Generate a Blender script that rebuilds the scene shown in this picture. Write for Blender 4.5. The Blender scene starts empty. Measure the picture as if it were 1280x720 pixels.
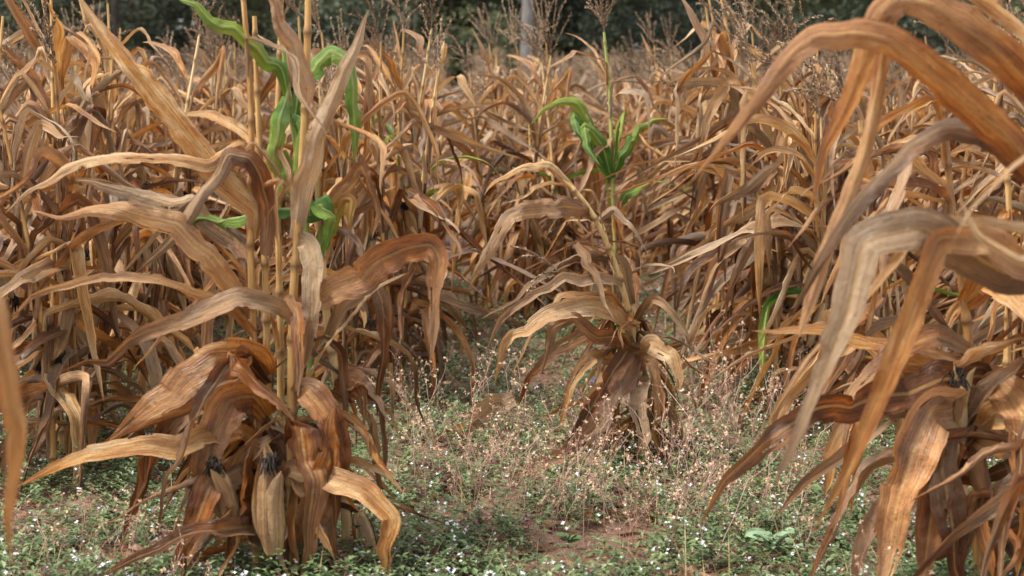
import bpy, math, random
import numpy as np
from mathutils import Vector

sc = bpy.context.scene
COL = sc.collection
R = math.radians

# ------------------------------------------------------------------ camera
W0, H0 = 1280.0, 720.0
FPX = 2388.0            # focal length in photo pixels
HOR = 66.0              # horizon row in the photo
CAM_Z = 1.5
PITCH = math.atan((H0 / 2 - HOR) / FPX)
cd = bpy.data.cameras.new("camera")
cam = bpy.data.objects.new("camera", cd)
COL.objects.link(cam)
cam.location = (0, 0, CAM_Z)
cam.rotation_euler = (math.pi / 2 - PITCH, 0, 0)
cd.sensor_width = 36.0
cd.lens = 36.0 * FPX / W0
cd.clip_start = 0.05
cd.clip_end = 2000.0
cd.dof.use_dof = True
cd.dof.focus_distance = 6.7
cd.dof.aperture_fstop = 4.2
sc.camera = cam
sc.render.resolution_x = 1024
sc.render.resolution_y = 576
sc.render.engine = 'CYCLES'
sc.cycles.max_bounces = 5
sc.cycles.diffuse_bounces = 3
sc.cycles.glossy_bounces = 2
sc.cycles.transmission_bounces = 3

# ------------------------------------------------------------------ light
SUN_EL, SUN_AZ = 62.0, 250.0     # azimuth clockwise from +Y: high, from the left and a little behind the camera
world = bpy.data.worlds.new("World")
sc.world = world
world.use_nodes = True
wn = world.node_tree.nodes
wl = world.node_tree.links
wn.clear()
sky = wn.new("ShaderNodeTexSky")
sky.sky_type = 'NISHITA'
sky.sun_disc = False
sky.sun_elevation = R(SUN_EL)
sky.sun_rotation = R(SUN_AZ)
sky.air_density = 1.0
sky.dust_density = 2.0
sky.ozone_density = 1.0
hsv = wn.new("ShaderNodeHueSaturation")
hsv.inputs['Saturation'].default_value = 0.15      # veiled, almost white sky
bg = wn.new("ShaderNodeBackground")
bg.inputs['Strength'].default_value = 0.095
wo = wn.new("ShaderNodeOutputWorld")
wl.new(sky.outputs[0], hsv.inputs['Color'])
wl.new(hsv.outputs[0], bg.inputs['Color'])
wl.new(bg.outputs[0], wo.inputs['Surface'])

sd = bpy.data.lights.new("sun", 'SUN')
sd.energy = 1.75
sd.angle = R(10)
sd.color = (1.0, 0.93, 0.82)
sun = bpy.data.objects.new("sun", sd)
COL.objects.link(sun)
az = R(SUN_AZ)
sdir = Vector((math.sin(az) * math.cos(R(SUN_EL)), math.cos(az) * math.cos(R(SUN_EL)), math.sin(R(SUN_EL))))
sun.rotation_euler = sdir.to_track_quat('Z', 'Y').to_euler()
sun.location = (0, 0, 30)

sc.view_settings.view_transform = 'Standard'
sc.view_settings.look = 'None'
sc.view_settings.gamma = 1.0
sc.view_settings.use_curve_mapping = False
sc.view_settings.exposure = 1.95

# ------------------------------------------------------------------ geometry helpers
CP, SP = math.cos(PITCH), math.sin(PITCH)

def P(px, py, Y):
    """point on the sight line of a photo pixel at the distance Y"""
    dx = (px - W0 / 2) / FPX
    dv = (H0 / 2 - py) / FPX
    d = np.array([dx, CP + dv * SP, -SP + dv * CP])
    return np.array([0, 0, CAM_Z]) + d * (Y / d[1])

def px_of(x, y, z):
    dz = z - CAM_Z
    f = y * CP - dz * SP
    u = y * SP + dz * CP
    return W0 / 2 + FPX * x / f, H0 / 2 - FPX * u / f

def gz(x, y):
    """soil height"""
    x = np.asarray(x, float); y = np.asarray(y, float)
    h = (0.018 * np.sin(3.1 * x + 1.3 * y) + 0.014 * np.sin(7.3 * x - 4.1 * y + 1.0)
         + 0.008 * np.sin(13.7 * x + 11.9 * y + 2.0) + 0.006 * np.sin(29 * x - 23 * y))
    fade = np.clip((16 - y) / 4, 0, 1) * np.clip(y - 1.5, 0, 1)
    return h * fade

def G(px, py):
    p = P(px, py, 1.0)
    d = p - np.array([0, 0, CAM_Z])
    t = -CAM_Z / d[2]
    return d[0] * t, d[1] * t

def catmull(pts, n):
    pts = np.asarray(pts, float)
    if len(pts) == 2:
        t = np.linspace(0, 1, n)[:, None]
        return pts[0] * (1 - t) + pts[1] * t
    ext = np.vstack([2 * pts[0] - pts[1], pts, 2 * pts[-1] - pts[-2]])
    out = []
    for i in range(1, len(ext) - 2):
        p0, p1, p2, p3 = ext[i - 1], ext[i], ext[i + 1], ext[i + 2]
        t = np.linspace(0, 1, 16, endpoint=False)[:, None]
        out.append(0.5 * (2 * p1 + (p2 - p0) * t + (2 * p0 - 5 * p1 + 4 * p2 - p3) * t ** 2 + (3 * p1 - p0 - 3 * p2 + p3) * t ** 3))
    out.append(ext[-2][None])
    c = np.vstack(out)
    seg = np.linalg.norm(np.diff(c[:, :3], axis=0), axis=1)
    s = np.concatenate([[0], np.cumsum(seg)])
    q = np.linspace(0, s[-1], n)
    return np.stack([np.interp(q, s, c[:, k]) for k in range(c.shape[1])], axis=1)

def norm(a):
    return a / np.maximum(np.linalg.norm(a, axis=-1, keepdims=True), 1e-9)

def tangents(p):
    return norm(np.gradient(p, axis=0))

class Geo:
    """growing pile of vertices, faces, uv and a tone colour"""
    def __init__(self):
        self.v, self.f, self.uv, self.t, self.n = [], [], [], [], 0
    def add(self, v, f, uv=None, tone=None):
        v = np.asarray(v, float)
        k = len(v)
        self.v.append(v)
        self.f.append(np.asarray(f, int) + self.n)
        self.uv.append(np.zeros((k, 2)) if uv is None else uv)
        if tone is None:
            tone = np.zeros((k, 3))
        tone = np.asarray(tone, float)
        if tone.ndim == 1:
            tone = np.tile(tone, (k, 1))
        self.t.append(tone)
        self.n += k
        return self
    def arrays(self):
        return np.vstack(self.v), self.f, np.vstack(self.uv), np.vstack(self.t)

def to_mesh(name, geo, mats, smooth=True, origin=None):
    v, fl, uv, tone = geo.arrays()
    if origin is not None:
        v = v - np.asarray(origin)
    me = bpy.data.meshes.new(name)
    loops = np.concatenate([f.ravel() for f in fl])
    sizes = np.concatenate([np.full(len(f), f.shape[1]) for f in fl])
    starts = np.concatenate([[0], np.cumsum(sizes)[:-1]])
    me.vertices.add(len(v)); me.vertices.foreach_set("co", v.astype(np.float32).ravel())
    me.loops.add(len(loops)); me.loops.foreach_set("vertex_index", loops.astype(np.int32))
    me.polygons.add(len(sizes))
    me.polygons.foreach_set("loop_start", starts.astype(np.int32))
    me.polygons.foreach_set("loop_total", sizes.astype(np.int32))
    me.update(calc_edges=True)
    ul = me.uv_layers.new(name="UVMap")
    ul.data.foreach_set("uv", uv[loops].astype(np.float32).ravel())
    ca = me.attributes.new("tone", 'FLOAT_COLOR', 'POINT')
    ca.data.foreach_set("color", np.hstack([tone, np.ones((len(v), 1))]).astype(np.float32).ravel())
    me.polygons.foreach_set("use_smooth", np.full(len(sizes), smooth))
    me.materials.append(mats)
    me.update()
    return me

def obj(name, me, parent=None, loc=None):
    o = bpy.data.objects.new(name, me)
    COL.objects.link(o)
    if parent is not None:
        o.parent = parent
    if loc is not None:
        o.location = loc
    return o

def thing(name, label, cat, loc, rz=0.0, group=None, scale=1.0):
    o = bpy.data.objects.new(name, None)
    o.empty_display_size = 0.05
    COL.objects.link(o)
    o.location = loc
    o.rotation_euler = (0, 0, rz)
    o.scale = (scale,) * 3
    o["label"] = label
    o["category"] = cat
    if group:
        o["group"] = group
    return o

def tag(o, label, cat, group=None, kind=None):
    if label: o["label"] = label
    if cat: o["category"] = cat
    if group: o["group"] = group
    if kind: o["kind"] = kind

def tube(geo, pts, rad, sides=7, tone=(0, 0, 0), cap=True):
    pts = np.asarray(pts, float); n = len(pts)
    rad = np.broadcast_to(np.asarray(rad, float), (n,))
    T = tangents(pts)
    ref = np.array([0.31, 0.95, 0.05])
    S = norm(np.cross(T, ref)); B = np.cross(T, S)
    a = np.arange(sides) * 2 * np.pi / sides
    v = pts[:, None] + rad[:, None, None] * (np.cos(a)[None, :, None] * S[:, None] + np.sin(a)[None, :, None] * B[:, None])
    i = np.arange(n - 1)[:, None] * sides; j = np.arange(sides)[None]; j2 = (j + 1) % sides
    f = np.stack([i + j, i + j2, i + sides + j2, i + sides + j], -1).reshape(-1, 4)
    L = np.concatenate([[0], np.cumsum(np.linalg.norm(np.diff(pts, axis=0), axis=1))])
    uv = np.stack(np.broadcast_arrays(a[None] / 6.283, L[:, None]), -1).reshape(-1, 2)
    tone = np.asarray(tone, float)
    if tone.ndim == 2:
        tone = np.repeat(tone, sides, axis=0)
    geo.add(v.reshape(-1, 3), f, uv, tone)
    return geo

def wander(rng, L, lo, hi, k=5):
    """smooth random function of the length, about -1..1"""
    out = np.zeros_like(L)
    for _ in range(k):
        out += rng.uniform(.4, 1.0) * np.sin(rng.uniform(lo, hi) * L + rng.uniform(0, 6.28))
    return out / math.sqrt(k)

def blade(geo, pts, width, S, fold=0.35, curl=0.0, ripple=0.12, rng=None, nv=4, tone=(0, 0, 0), prof=None, freq=26.0, s0=0.0, rough=1.0, torn=False):
    """a leaf: ribbon of rows along pts with half widths, folded along the midrib, crumpled, with torn and rippled edges.
    S: side vectors. fold/curl may be arrays along the length."""
    n = len(pts)
    T = tangents(pts)
    S = norm(S - T * np.sum(S * T, axis=1, keepdims=True))
    N = np.cross(S, T)
    s = np.linspace(0, 1, n)
    if prof is None:
        prof = (0.55 + 0.45 * np.clip(s / 0.22, 0, 1)) * np.clip(1 - s ** 2.6, 0, 1) ** 0.85
    hw = 0.5 * width * np.maximum(prof, 0.015)
    t = np.linspace(-1, 1, nv + 1)
    fold = np.broadcast_to(np.asarray(fold, float), (n,)); curl = np.broadcast_to(np.asarray(curl, float), (n,))
    L = np.concatenate([[0], np.cumsum(np.linalg.norm(np.diff(pts, axis=0), axis=1))])
    step = L[-1] / (n - 1)
    fmax = min(150.0, max(24.0, 2.2 / step))
    grow = np.clip(s * 4, 0.15, 1)
    side = []
    for q in range(2):
        fa = fold + rough * grow * (0.30 * wander(rng, L, 4, 14) + rng.normal(0, .22))
        ca = curl + rough * grow * (0.45 * wander(rng, L, 5, 18) + rng.normal(0, .3))
        wa = 1 + rough * (0.10 * wander(rng, L, 15, fmax * .8))
        if rough > 0 and rng.random() < .35:
            k = rng.integers(n // 4, n - 2); wa[k:k + 2] *= rng.uniform(.6, .85)
        ed = ripple * (0.9 * wander(rng, L, freq * .7, freq * 1.5, 3) + 0.7 * wander(rng, L, fmax * .5, fmax, 3))
        side.append((fa, ca, wa, ed))
    fl1, fl2 = rng.uniform(0, 6.28, 2)
    V = np.zeros((n, nv + 1, 3))
    for k, tt in enumerate(t):
        fa, ca, wa, ed = side[0 if tt < 0 else 1]
        at_ = abs(tt)
        a1 = fa; a2 = fa + ca
        # two-segment cross section: inner half at a1, outer half turned by the curl
        x = np.minimum(at_, .5) * np.cos(a1) + np.maximum(at_ - .5, 0) * np.cos(a2)
        z = np.minimum(at_, .5) * np.sin(a1) + np.maximum(at_ - .5, 0) * np.sin(a2)
        z = z + ed * at_ ** 1.3 + rough * 0.045 * wander(rng, L, fmax * .4, fmax, 3) * (1 if at_ > 0.01 else .3)
        V[:, k] = pts + (hw * wa)[:, None] * (S * (np.sign(tt) * x)[:, None] + N * z[:, None])
    i = np.arange(n - 1)[:, None] * (nv + 1); j = np.arange(nv)[None]
    f = np.stack([i + j, i + j + 1, i + nv + 2 + j, i + nv + 1 + j], -1).reshape(-1, 4)
    if torn:
        keep = np.ones((n - 1, nv), bool)
        for _ in range(rng.integers(2, 6)):                      # strips torn off the margin
            k = rng.integers(n // 5, n - 3); ln = rng.integers(2, 9)
            keep[k:k + ln, 0 if rng.random() < .5 else nv - 1] = False
        for _ in range(rng.integers(0, 2)):                      # splits along the veins
            k = rng.integers(n // 3, n - 5); ln = rng.integers(4, 14)
            keep[k:k + ln, rng.integers(1, nv - 1)] = False
        f = f[keep.reshape(-1)]
    uv = np.stack(np.broadcast_arrays((t[None] + 1) / 2, L[:, None] + s0), -1).reshape(-1, 2)
    tone = np.asarray(tone, float)
    if tone.ndim == 2:
        tone = np.repeat(tone, nv + 1, axis=0)
    geo.add(V.reshape(-1, 3), f, uv, tone)
    return geo

def rot_about(Vv, A, ang):
    """rotate vectors V about unit axes A by angles"""
    c = np.cos(ang)[:, None]; s_ = np.sin(ang)[:, None]
    return Vv * c + np.cross(A, Vv) * s_ + A * np.sum(A * Vv, axis=1, keepdims=True) * (1 - c)

# ------------------------------------------------------------------ materials
def new_mat(name):
    m = bpy.data.materials.new(name)
    m.use_nodes = True
    m.node_tree.nodes.clear()
    return m, m.node_tree.nodes, m.node_tree.links

def ramp(nodes, stops):
    r = nodes.new("ShaderNodeValToRGB")
    el = r.color_ramp.elements
    while len(el) < len(stops):
        el.new(0.5)
    for e, (p, c) in zip(el, stops):
        e.position = p
        e.color = (*c, 1)
    return r

def mathn(nodes, links, op, a, b=None, clamp=False):
    m = nodes.new("ShaderNodeMath"); m.operation = op; m.use_clamp = clamp
    for i, x in enumerate((a, b)):
        if x is None: continue
        if isinstance(x, (int, float)): m.inputs[i].default_value = x
        else: links.new(x, m.inputs[i])
    return m.outputs[0]

def mixc(nodes, links, fac, a, b, mode='MIX'):
    m = nodes.new("ShaderNodeMix"); m.data_type = 'RGBA'; m.blend_type = mode
    for i, x in ((0, fac), (6, a), (7, b)):
        if isinstance(x, (int, float)): m.inputs[i].default_value = x
        elif isinstance(x, tuple): m.inputs[i].default_value = (*x, 1)
        else: links.new(x, m.inputs[i])
    return m.outputs[2]

def noise(nodes, links, vec, scale, detail=3, rough=0.55):
    n = nodes.new("ShaderNodeTexNoise")
    n.inputs['Scale'].default_value = scale
    n.inputs['Detail'].default_value = detail
    n.inputs['Roughness'].default_value = rough
    links.new(vec, n.inputs['Vector'])
    return n.outputs['Fac']

def leaf_material(name, stops, bleach, transl=0.30, rough=0.36):
    """tone.r = green left in the blade, tone.g = bleached, tone.b = rust/old"""
    m, N, L = new_mat(name)
    at = N.new("ShaderNodeAttribute"); at.attribute_name = "tone"
    sep = N.new("ShaderNodeSeparateColor"); L.new(at.outputs['Color'], sep.inputs[0])
    oi = N.new("ShaderNodeObjectInfo")
    uvn = N.new("ShaderNodeUVMap"); uvn.uv_map = "UVMap"
    sx = N.new("ShaderNodeSeparateXYZ"); L.new(uvn.outputs[0], sx.inputs[0])
    rz = mathn(N, L, 'MULTIPLY', oi.outputs['Random'], 91.0)
    def vec(a, b):
        c = N.new("ShaderNodeCombineXYZ")
        L.new(mathn(N, L, 'MULTIPLY', sx.outputs[0], a), c.inputs[0])
        L.new(mathn(N, L, 'MULTIPLY', sx.outputs[1], b), c.inputs[1])
        L.new(rz, c.inputs[2])
        return c.outputs[0]
    streak = noise(N, L, vec(26, 5), 1.0, 3, 0.6)
    blotch = noise(N, L, vec(2.2, 7), 1.0, 4, 0.6)
    spots = noise(N, L, vec(9, 120), 1.0, 2, 0.5)
    rnd = mathn(N, L, 'MULTIPLY', mathn(N, L, 'SUBTRACT', oi.outputs['Random'], 0.5), 0.58)
    f = mathn(N, L, 'ADD', mathn(N, L, 'MULTIPLY', blotch, 1.15), mathn(N, L, 'MULTIPLY', streak, 0.60))
    f = mathn(N, L, 'ADD', mathn(N, L, 'SUBTRACT', f, 0.41), rnd)
    f = mathn(N, L, 'SUBTRACT', f, mathn(N, L, 'MULTIPLY', sep.outputs[2], 0.24))
    rp = ramp(N, stops); L.new(f, rp.inputs[0])
    # bleaching
    bf = mathn(N, L, 'MULTIPLY', sep.outputs[1], mathn(N, L, 'ADD', mathn(N, L, 'MULTIPLY', blotch, 1.1), 0.10), True)
    c = mixc(N, L, bf, rp.outputs[0], bleach)
    # some leaves weather to grey
    wh = N.new("ShaderNodeTexWhiteNoise"); wh.noise_dimensions = '1D'
    L.new(mathn(N, L, 'MULTIPLY', oi.outputs['Random'], 377.0), wh.inputs['W'])
    gy = mathn(N, L, 'MULTIPLY', mathn(N, L, 'GREATER_THAN', wh.outputs['Value'], 0.88), mathn(N, L, 'MULTIPLY', blotch, 0.8), True)
    c = mixc(N, L, gy, c, (0.40, 0.32, 0.26))
    # pale midrib
    mid = mathn(N, L, 'ABSOLUTE', mathn(N, L, 'SUBTRACT', sx.outputs[0], 0.5))
    midf = mathn(N, L, 'MULTIPLY', mathn(N, L, 'LESS_THAN', mid, 0.045), 0.45)
    c = mixc(N, L, midf, c, (0.50, 0.33, 0.13))
    # fine parallel veins, dark specks of mould
    vein = N.new("ShaderNodeTexNoise"); vein.inputs['Scale'].default_value = 1.0
    L.new(vec(75, 2.5), vein.inputs['Vector'])
    vr = ramp(N, [(0.33, (0.50, 0.45, 0.40)), (0.62, (1.12, 1.12, 1.12))]); L.new(vein.outputs['Fac'], vr.inputs[0])
    c = mixc(N, L, 0.8, c, vr.outputs[0], 'MULTIPLY')
    spr = ramp(N, [(0.28, (0.42, 0.36, 0.33)), (0.40, (1, 1, 1))]); L.new(spots, spr.inputs[0])
    c = mixc(N, L, 0.55, c, spr.outputs[0], 'MULTIPLY')
    # green remains: brown > yellow > green
    gsum = mathn(N, L, 'ADD', sep.outputs[0], mathn(N, L, 'MULTIPLY', mathn(N, L, 'SUBTRACT', blotch, 0.5), 0.75))
    gmask = ramp(N, [(0.30, (0, 0, 0)), (0.48, (1, 1, 1))]); L.new(gsum, gmask.inputs[0])
    gcol = ramp(N, [(0.40, (0.48, 0.36, 0.06)), (0.60, (0.32, 0.42, 0.06)), (1.00, (0.09, 0.24, 0.04))]); L.new(gsum, gcol.inputs[0])
    gv = mixc(N, L, 0.75, gcol.outputs[0], vr.outputs[0], 'MULTIPLY')
    gv = mixc(N, L, mathn(N, L, 'MULTIPLY', mathn(N, L, 'LESS_THAN', mid, 0.06), .6), gv, (0.42, 0.46, 0.20))
    gon = mathn(N, L, 'GREATER_THAN', sep.outputs[0], 0.02)
    c = mixc(N, L, mathn(N, L, 'MULTIPLY', gmask.outputs[0], gon), c, gv)
    b = N.new("ShaderNodeBump"); b.inputs['Strength'].default_value = 0.75; b.inputs['Distance'].default_value = 0.005
    crumple = noise(N, L, vec(4.5, 26), 1.0, 3, 0.6)
    hgt = mathn(N, L, 'ADD', vein.outputs['Fac'], mathn(N, L, 'MULTIPLY', streak, 1.4))
    hgt = mathn(N, L, 'ADD', hgt, mathn(N, L, 'MULTIPLY', crumple, 2.6))
    L.new(hgt, b.inputs['Height'])
    p = N.new("ShaderNodeBsdfPrincipled")
    L.new(c, p.inputs['Base Color']); p.inputs['Roughness'].default_value = rough
    p.inputs['Specular IOR Level'].default_value = 0.45
    L.new(b.outputs[0], p.inputs['Normal'])
    tr = N.new("ShaderNodeBsdfTranslucent")
    tc = mixc(N, L, 1.0, c, (1.0, 0.80, 0.52), 'MULTIPLY')
    L.new(tc, tr.inputs[0]); L.new(b.outputs[0], tr.inputs['Normal'])
    mx = N.new("ShaderNodeMixShader"); mx.inputs[0].default_value = transl
    L.new(p.outputs[0], mx.inputs[1]); L.new(tr.outputs[0], mx.inputs[2])
    o = N.new("ShaderNodeOutputMaterial"); L.new(mx.outputs[0], o.inputs[0])
    return m

DRY = [(0.12, (0.095, 0.034, 0.010)), (0.32, (0.26, 0.086, 0.018)), (0.50, (0.43, 0.172, 0.036)),
       (0.66, (0.58, 0.305, 0.095)), (0.86, (0.76, 0.57, 0.33))]
M_LEAF = leaf_material("dry_maize_leaf", DRY, (0.74, 0.58, 0.38))
M_HUSK = leaf_material("dry_maize_husk", [(0.1, (0.22, 0.10, 0.035)), (0.4, (0.42, 0.23, 0.075)), (0.65, (0.56, 0.37, 0.16)), (0.9, (0.68, 0.53, 0.30))],
                       (0.70, 0.58, 0.39), 0.12, 0.5)

def simple_mat(name, stops, scale=30, rough=0.7, bump=0.3, transl=0.0, stretch=(1, 1, 1), tonemix=None, coord='Object', spec=0.3, rnd=0.25, dist=0.01):
    """noise-coloured material; tone.r shifts along the ramp"""
    m, N, L = new_mat(name)
    tcn = N.new("ShaderNodeTexCoord")
    mp = N.new("ShaderNodeMapping"); mp.inputs['Scale'].default_value = stretch
    L.new(tcn.outputs[coord], mp.inputs[0])
    nf = noise(N, L, mp.outputs[0], scale, 5, 0.6)
    at = N.new("ShaderNodeAttribute"); at.attribute_name = "tone"
    sep = N.new("ShaderNodeSeparateColor"); L.new(at.outputs['Color'], sep.inputs[0])
    oi = N.new("ShaderNodeObjectInfo")
    f = mathn(N, L, 'ADD', nf, sep.outputs[0])
    f = mathn(N, L, 'ADD', f, mathn(N, L, 'MULTIPLY', mathn(N, L, 'SUBTRACT', oi.outputs['Random'], 0.5), rnd))
    rp = ramp(N, stops); L.new(f, rp.inputs[0])
    c = rp.outputs[0]
    if tonemix:
        c = mixc(N, L, sep.outputs[1], c, tonemix)
    b = N.new("ShaderNodeBump"); b.inputs['Strength'].default_value = bump; b.inputs['Distance'].default_value = dist
    L.new(nf, b.inputs['Height'])
    p = N.new("ShaderNodeBsdfPrincipled"); L.new(c, p.inputs['Base Color'])
    p.inputs['Roughness'].default_value = rough; p.inputs['Specular IOR Level'].default_value = spec
    L.new(b.outputs[0], p.inputs['Normal'])
    o = N.new("ShaderNodeOutputMaterial")
    if transl > 0:
        tr = N.new("ShaderNodeBsdfTranslucent"); L.new(c, tr.inputs[0])
        mx = N.new("ShaderNodeMixShader"); mx.inputs[0].default_value = transl
        L.new(p.outputs[0], mx.inputs[1]); L.new(tr.outputs[0], mx.inputs[2]); L.new(mx.outputs[0], o.inputs[0])
    else:
        L.new(p.outputs[0], o.inputs[0])
    return m

M_STALK = simple_mat("dry_maize_stalk", [(0.2, (0.17, 0.075, 0.025)), (0.45, (0.36, 0.19, 0.055)), (0.7, (0.50, 0.32, 0.12)), (0.95, (0.58, 0.45, 0.25))],
                     7, 0.5, 0.3, stretch=(14, 14, 1), tonemix=(0.075, 0.032, 0.014), spec=0.4)
M_GSTALK = simple_mat("green_maize_stalk", [(0.2, (0.13, 0.20, 0.04)), (0.5, (0.26, 0.33, 0.08)), (0.8, (0.42, 0.40, 0.13)), (1.0, (0.5, 0.42, 0.2))],
                      6, 0.45, 0.2, stretch=(10, 10, 1), tonemix=(0.2, 0.13, 0.04), spec=0.4)
M_TASSEL = simple_mat("dry_tassel", [(0.25, (0.10, 0.062, 0.038)), (0.5, (0.22, 0.145, 0.09)), (0.75, (0.36, 0.26, 0.17))], 60, 0.8, 0.2, transl=0.1)
M_SILK = simple_mat("black_silk", [(0.3, (0.008, 0.006, 0.005)), (0.7, (0.035, 0.022, 0.015))], 60, 0.8, 0.2)
M_WEED = simple_mat("green_weed_leaf", [(0.15, (0.032, 0.058, 0.020)), (0.42, (0.075, 0.122, 0.042)), (0.65, (0.145, 0.195, 0.078)), (0.95, (0.29, 0.31, 0.16))],
                    9, 0.5, 0.1, transl=0.22, tonemix=(0.12, 0.025, 0.035), spec=0.4)
M_GREYWEED = simple_mat("grey_green_leaf", [(0.2, (0.10, 0.17, 0.10)), (0.6, (0.18, 0.27, 0.16)), (0.9, (0.28, 0.36, 0.23))], 12, 0.6, 0.2, transl=0.15)
M_PETAL = simple_mat("white_petal", [(0.3, (0.66, 0.66, 0.74)), (0.7, (0.82, 0.82, 0.84))], 40, 0.6, 0.0, transl=0.2)
M_BLUE = simple_mat("blue_petal", [(0.3, (0.10, 0.16, 0.55)), (0.7, (0.2, 0.28, 0.7))], 40, 0.6, 0.0, transl=0.2)
M_SEEDSTEM = simple_mat("dry_weed_stem", [(0.25, (0.30, 0.14, 0.11)), (0.5, (0.46, 0.29, 0.23)), (0.8, (0.56, 0.42, 0.33))], 12, 0.7, 0.0)
M_SEED = simple_mat("dry_seed_head", [(0.25, (0.36, 0.21, 0.13)), (0.5, (0.55, 0.38, 0.25)), (0.8, (0.68, 0.52, 0.38))], 40, 0.8, 0.0, transl=0.2)
M_STRAW = simple_mat("straw", [(0.2, (0.26, 0.16, 0.07)), (0.5, (0.42, 0.30, 0.15)), (0.8, (0.55, 0.44, 0.26))], 5, 0.7, 0.0, transl=0.15)
M_TREELEAF = simple_mat("tree_foliage", [(0.2, (0.028, 0.038, 0.025)), (0.5, (0.058, 0.074, 0.042)), (0.75, (0.11, 0.13, 0.055)), (1.0, (0.17, 0.18, 0.08))],
                        0.6, 0.55, 0.0, transl=0.2, rnd=0.45)
M_BARK = simple_mat("pale_bark", [(0.25, (0.10, 0.095, 0.09)), (0.5, (0.18, 0.172, 0.165)), (0.8, (0.27, 0.26, 0.25))], 4, 0.85, 0.6, stretch=(3, 3, 1), dist=0.05)
M_DBARK = simple_mat("dark_bark", [(0.25, (0.03, 0.024, 0.019)), (0.6, (0.075, 0.06, 0.048)), (0.9, (0.11, 0.095, 0.08))], 4, 0.9, 0.6, stretch=(3, 3, 1), dist=0.05)
M_CLOD = simple_mat("soil_clod", [(0.2, (0.10, 0.055, 0.035)), (0.5, (0.20, 0.115, 0.075)), (0.8, (0.30, 0.19, 0.13))], 30, 0.95, 0.6)

def soil_material():
    m, N, L = new_mat("red_sandy_soil")
    tcn = N.new("ShaderNodeTexCoord")
    big = noise(N, L, tcn.outputs['Object'], 2.2, 5, 0.6)
    mid = noise(N, L, tcn.outputs['Object'], 14, 6, 0.65)
    fine = noise(N, L, tcn.outputs['Object'], 120, 4, 0.7)
    f = mathn(N, L, 'ADD', mathn(N, L, 'MULTIPLY', big, 0.45), mathn(N, L, 'MULTIPLY', mid, 0.35))
    f = mathn(N, L, 'ADD', f, mathn(N, L, 'MULTIPLY', fine, 0.25))
    rp = ramp(N, [(0.32, (0.065, 0.037, 0.026)), (0.47, (0.16, 0.092, 0.064)), (0.60, (0.25, 0.158, 0.115)), (0.78, (0.36, 0.25, 0.19))])
    L.new(f, rp.inputs[0])
    h = mathn(N, L, 'ADD', mathn(N, L, 'MULTIPLY', mid, 1.0), mathn(N, L, 'MULTIPLY', fine, 0.4))
    b = N.new("ShaderNodeBump"); b.inputs['Strength'].default_value = 0.9; b.inputs['Distance'].default_value = 0.03
    L.new(h, b.inputs['Height'])
    p = N.new("ShaderNodeBsdfPrincipled"); L.new(rp.outputs[0], p.inputs['Base Color'])
    p.inputs['Roughness'].default_value = 0.95; p.inputs['Specular IOR Level'].default_value = 0.15
    L.new(b.outputs[0], p.inputs['Normal'])
    o = N.new("ShaderNodeOutputMaterial"); L.new(p.outputs[0], o.inputs[0])
    return m
M_SOIL = soil_material()

# ------------------------------------------------------------------ ground
def build_ground():
    ys = np.concatenate([[-60, -20, -6, -2, 0, 1, 2, 3, 4, 4.6], np.arange(5.0, 12.0, 0.04), np.geomspace(12.05, 700, 60)])
    xs = np.concatenate([-np.geomspace(600, 3.05, 40), np.arange(-3, 3.001, 0.04), np.geomspace(3.05, 600, 40)])
    X, Y = np.meshgrid(xs, ys)
    rng = np.random.default_rng(4)
    near = (np.abs(X) < 3.2) & (Y > 4.5) & (Y < 12.5)
    Z = gz(X, Y) + near * rng.normal(0, 0.004, X.shape)
    nx, ny = len(xs), len(ys)
    i = np.arange(ny - 1)[:, None] * nx; j = np.arange(nx - 1)[None]
    f = np.stack([i + j, i + j + 1, i + nx + j + 1, i + nx + j], -1).reshape(-1, 4)
    g = Geo().add(np.stack([X, Y, Z], -1).reshape(-1, 3), f)
    o = obj("ground", to_mesh("ground", g, M_SOIL))
    o["kind"] = "structure"
build_ground()

# ------------------------------------------------------------------ maize parts
def leaf_tone(n, rng, green=0.0, bleach=0.2, rust=0.2, gtip=True):
    s = np.linspace(0, 1, n)
    g = np.full(n, green)
    if green > 0 and gtip:
        g = green * np.clip(1.35 - 1.1 * s, 0.0, 1.0)
    b = np.clip(bleach + 0.25 * np.sin(s * rng.uniform(3, 8) + rng.uniform(0, 6)), 0, 1)
    r = np.clip(rust + 0.2 * np.sin(s * rng.uniform(2, 6) + rng.uniform(0, 6)), 0, 1)
    return np.stack([g, b, r], -1)

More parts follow.
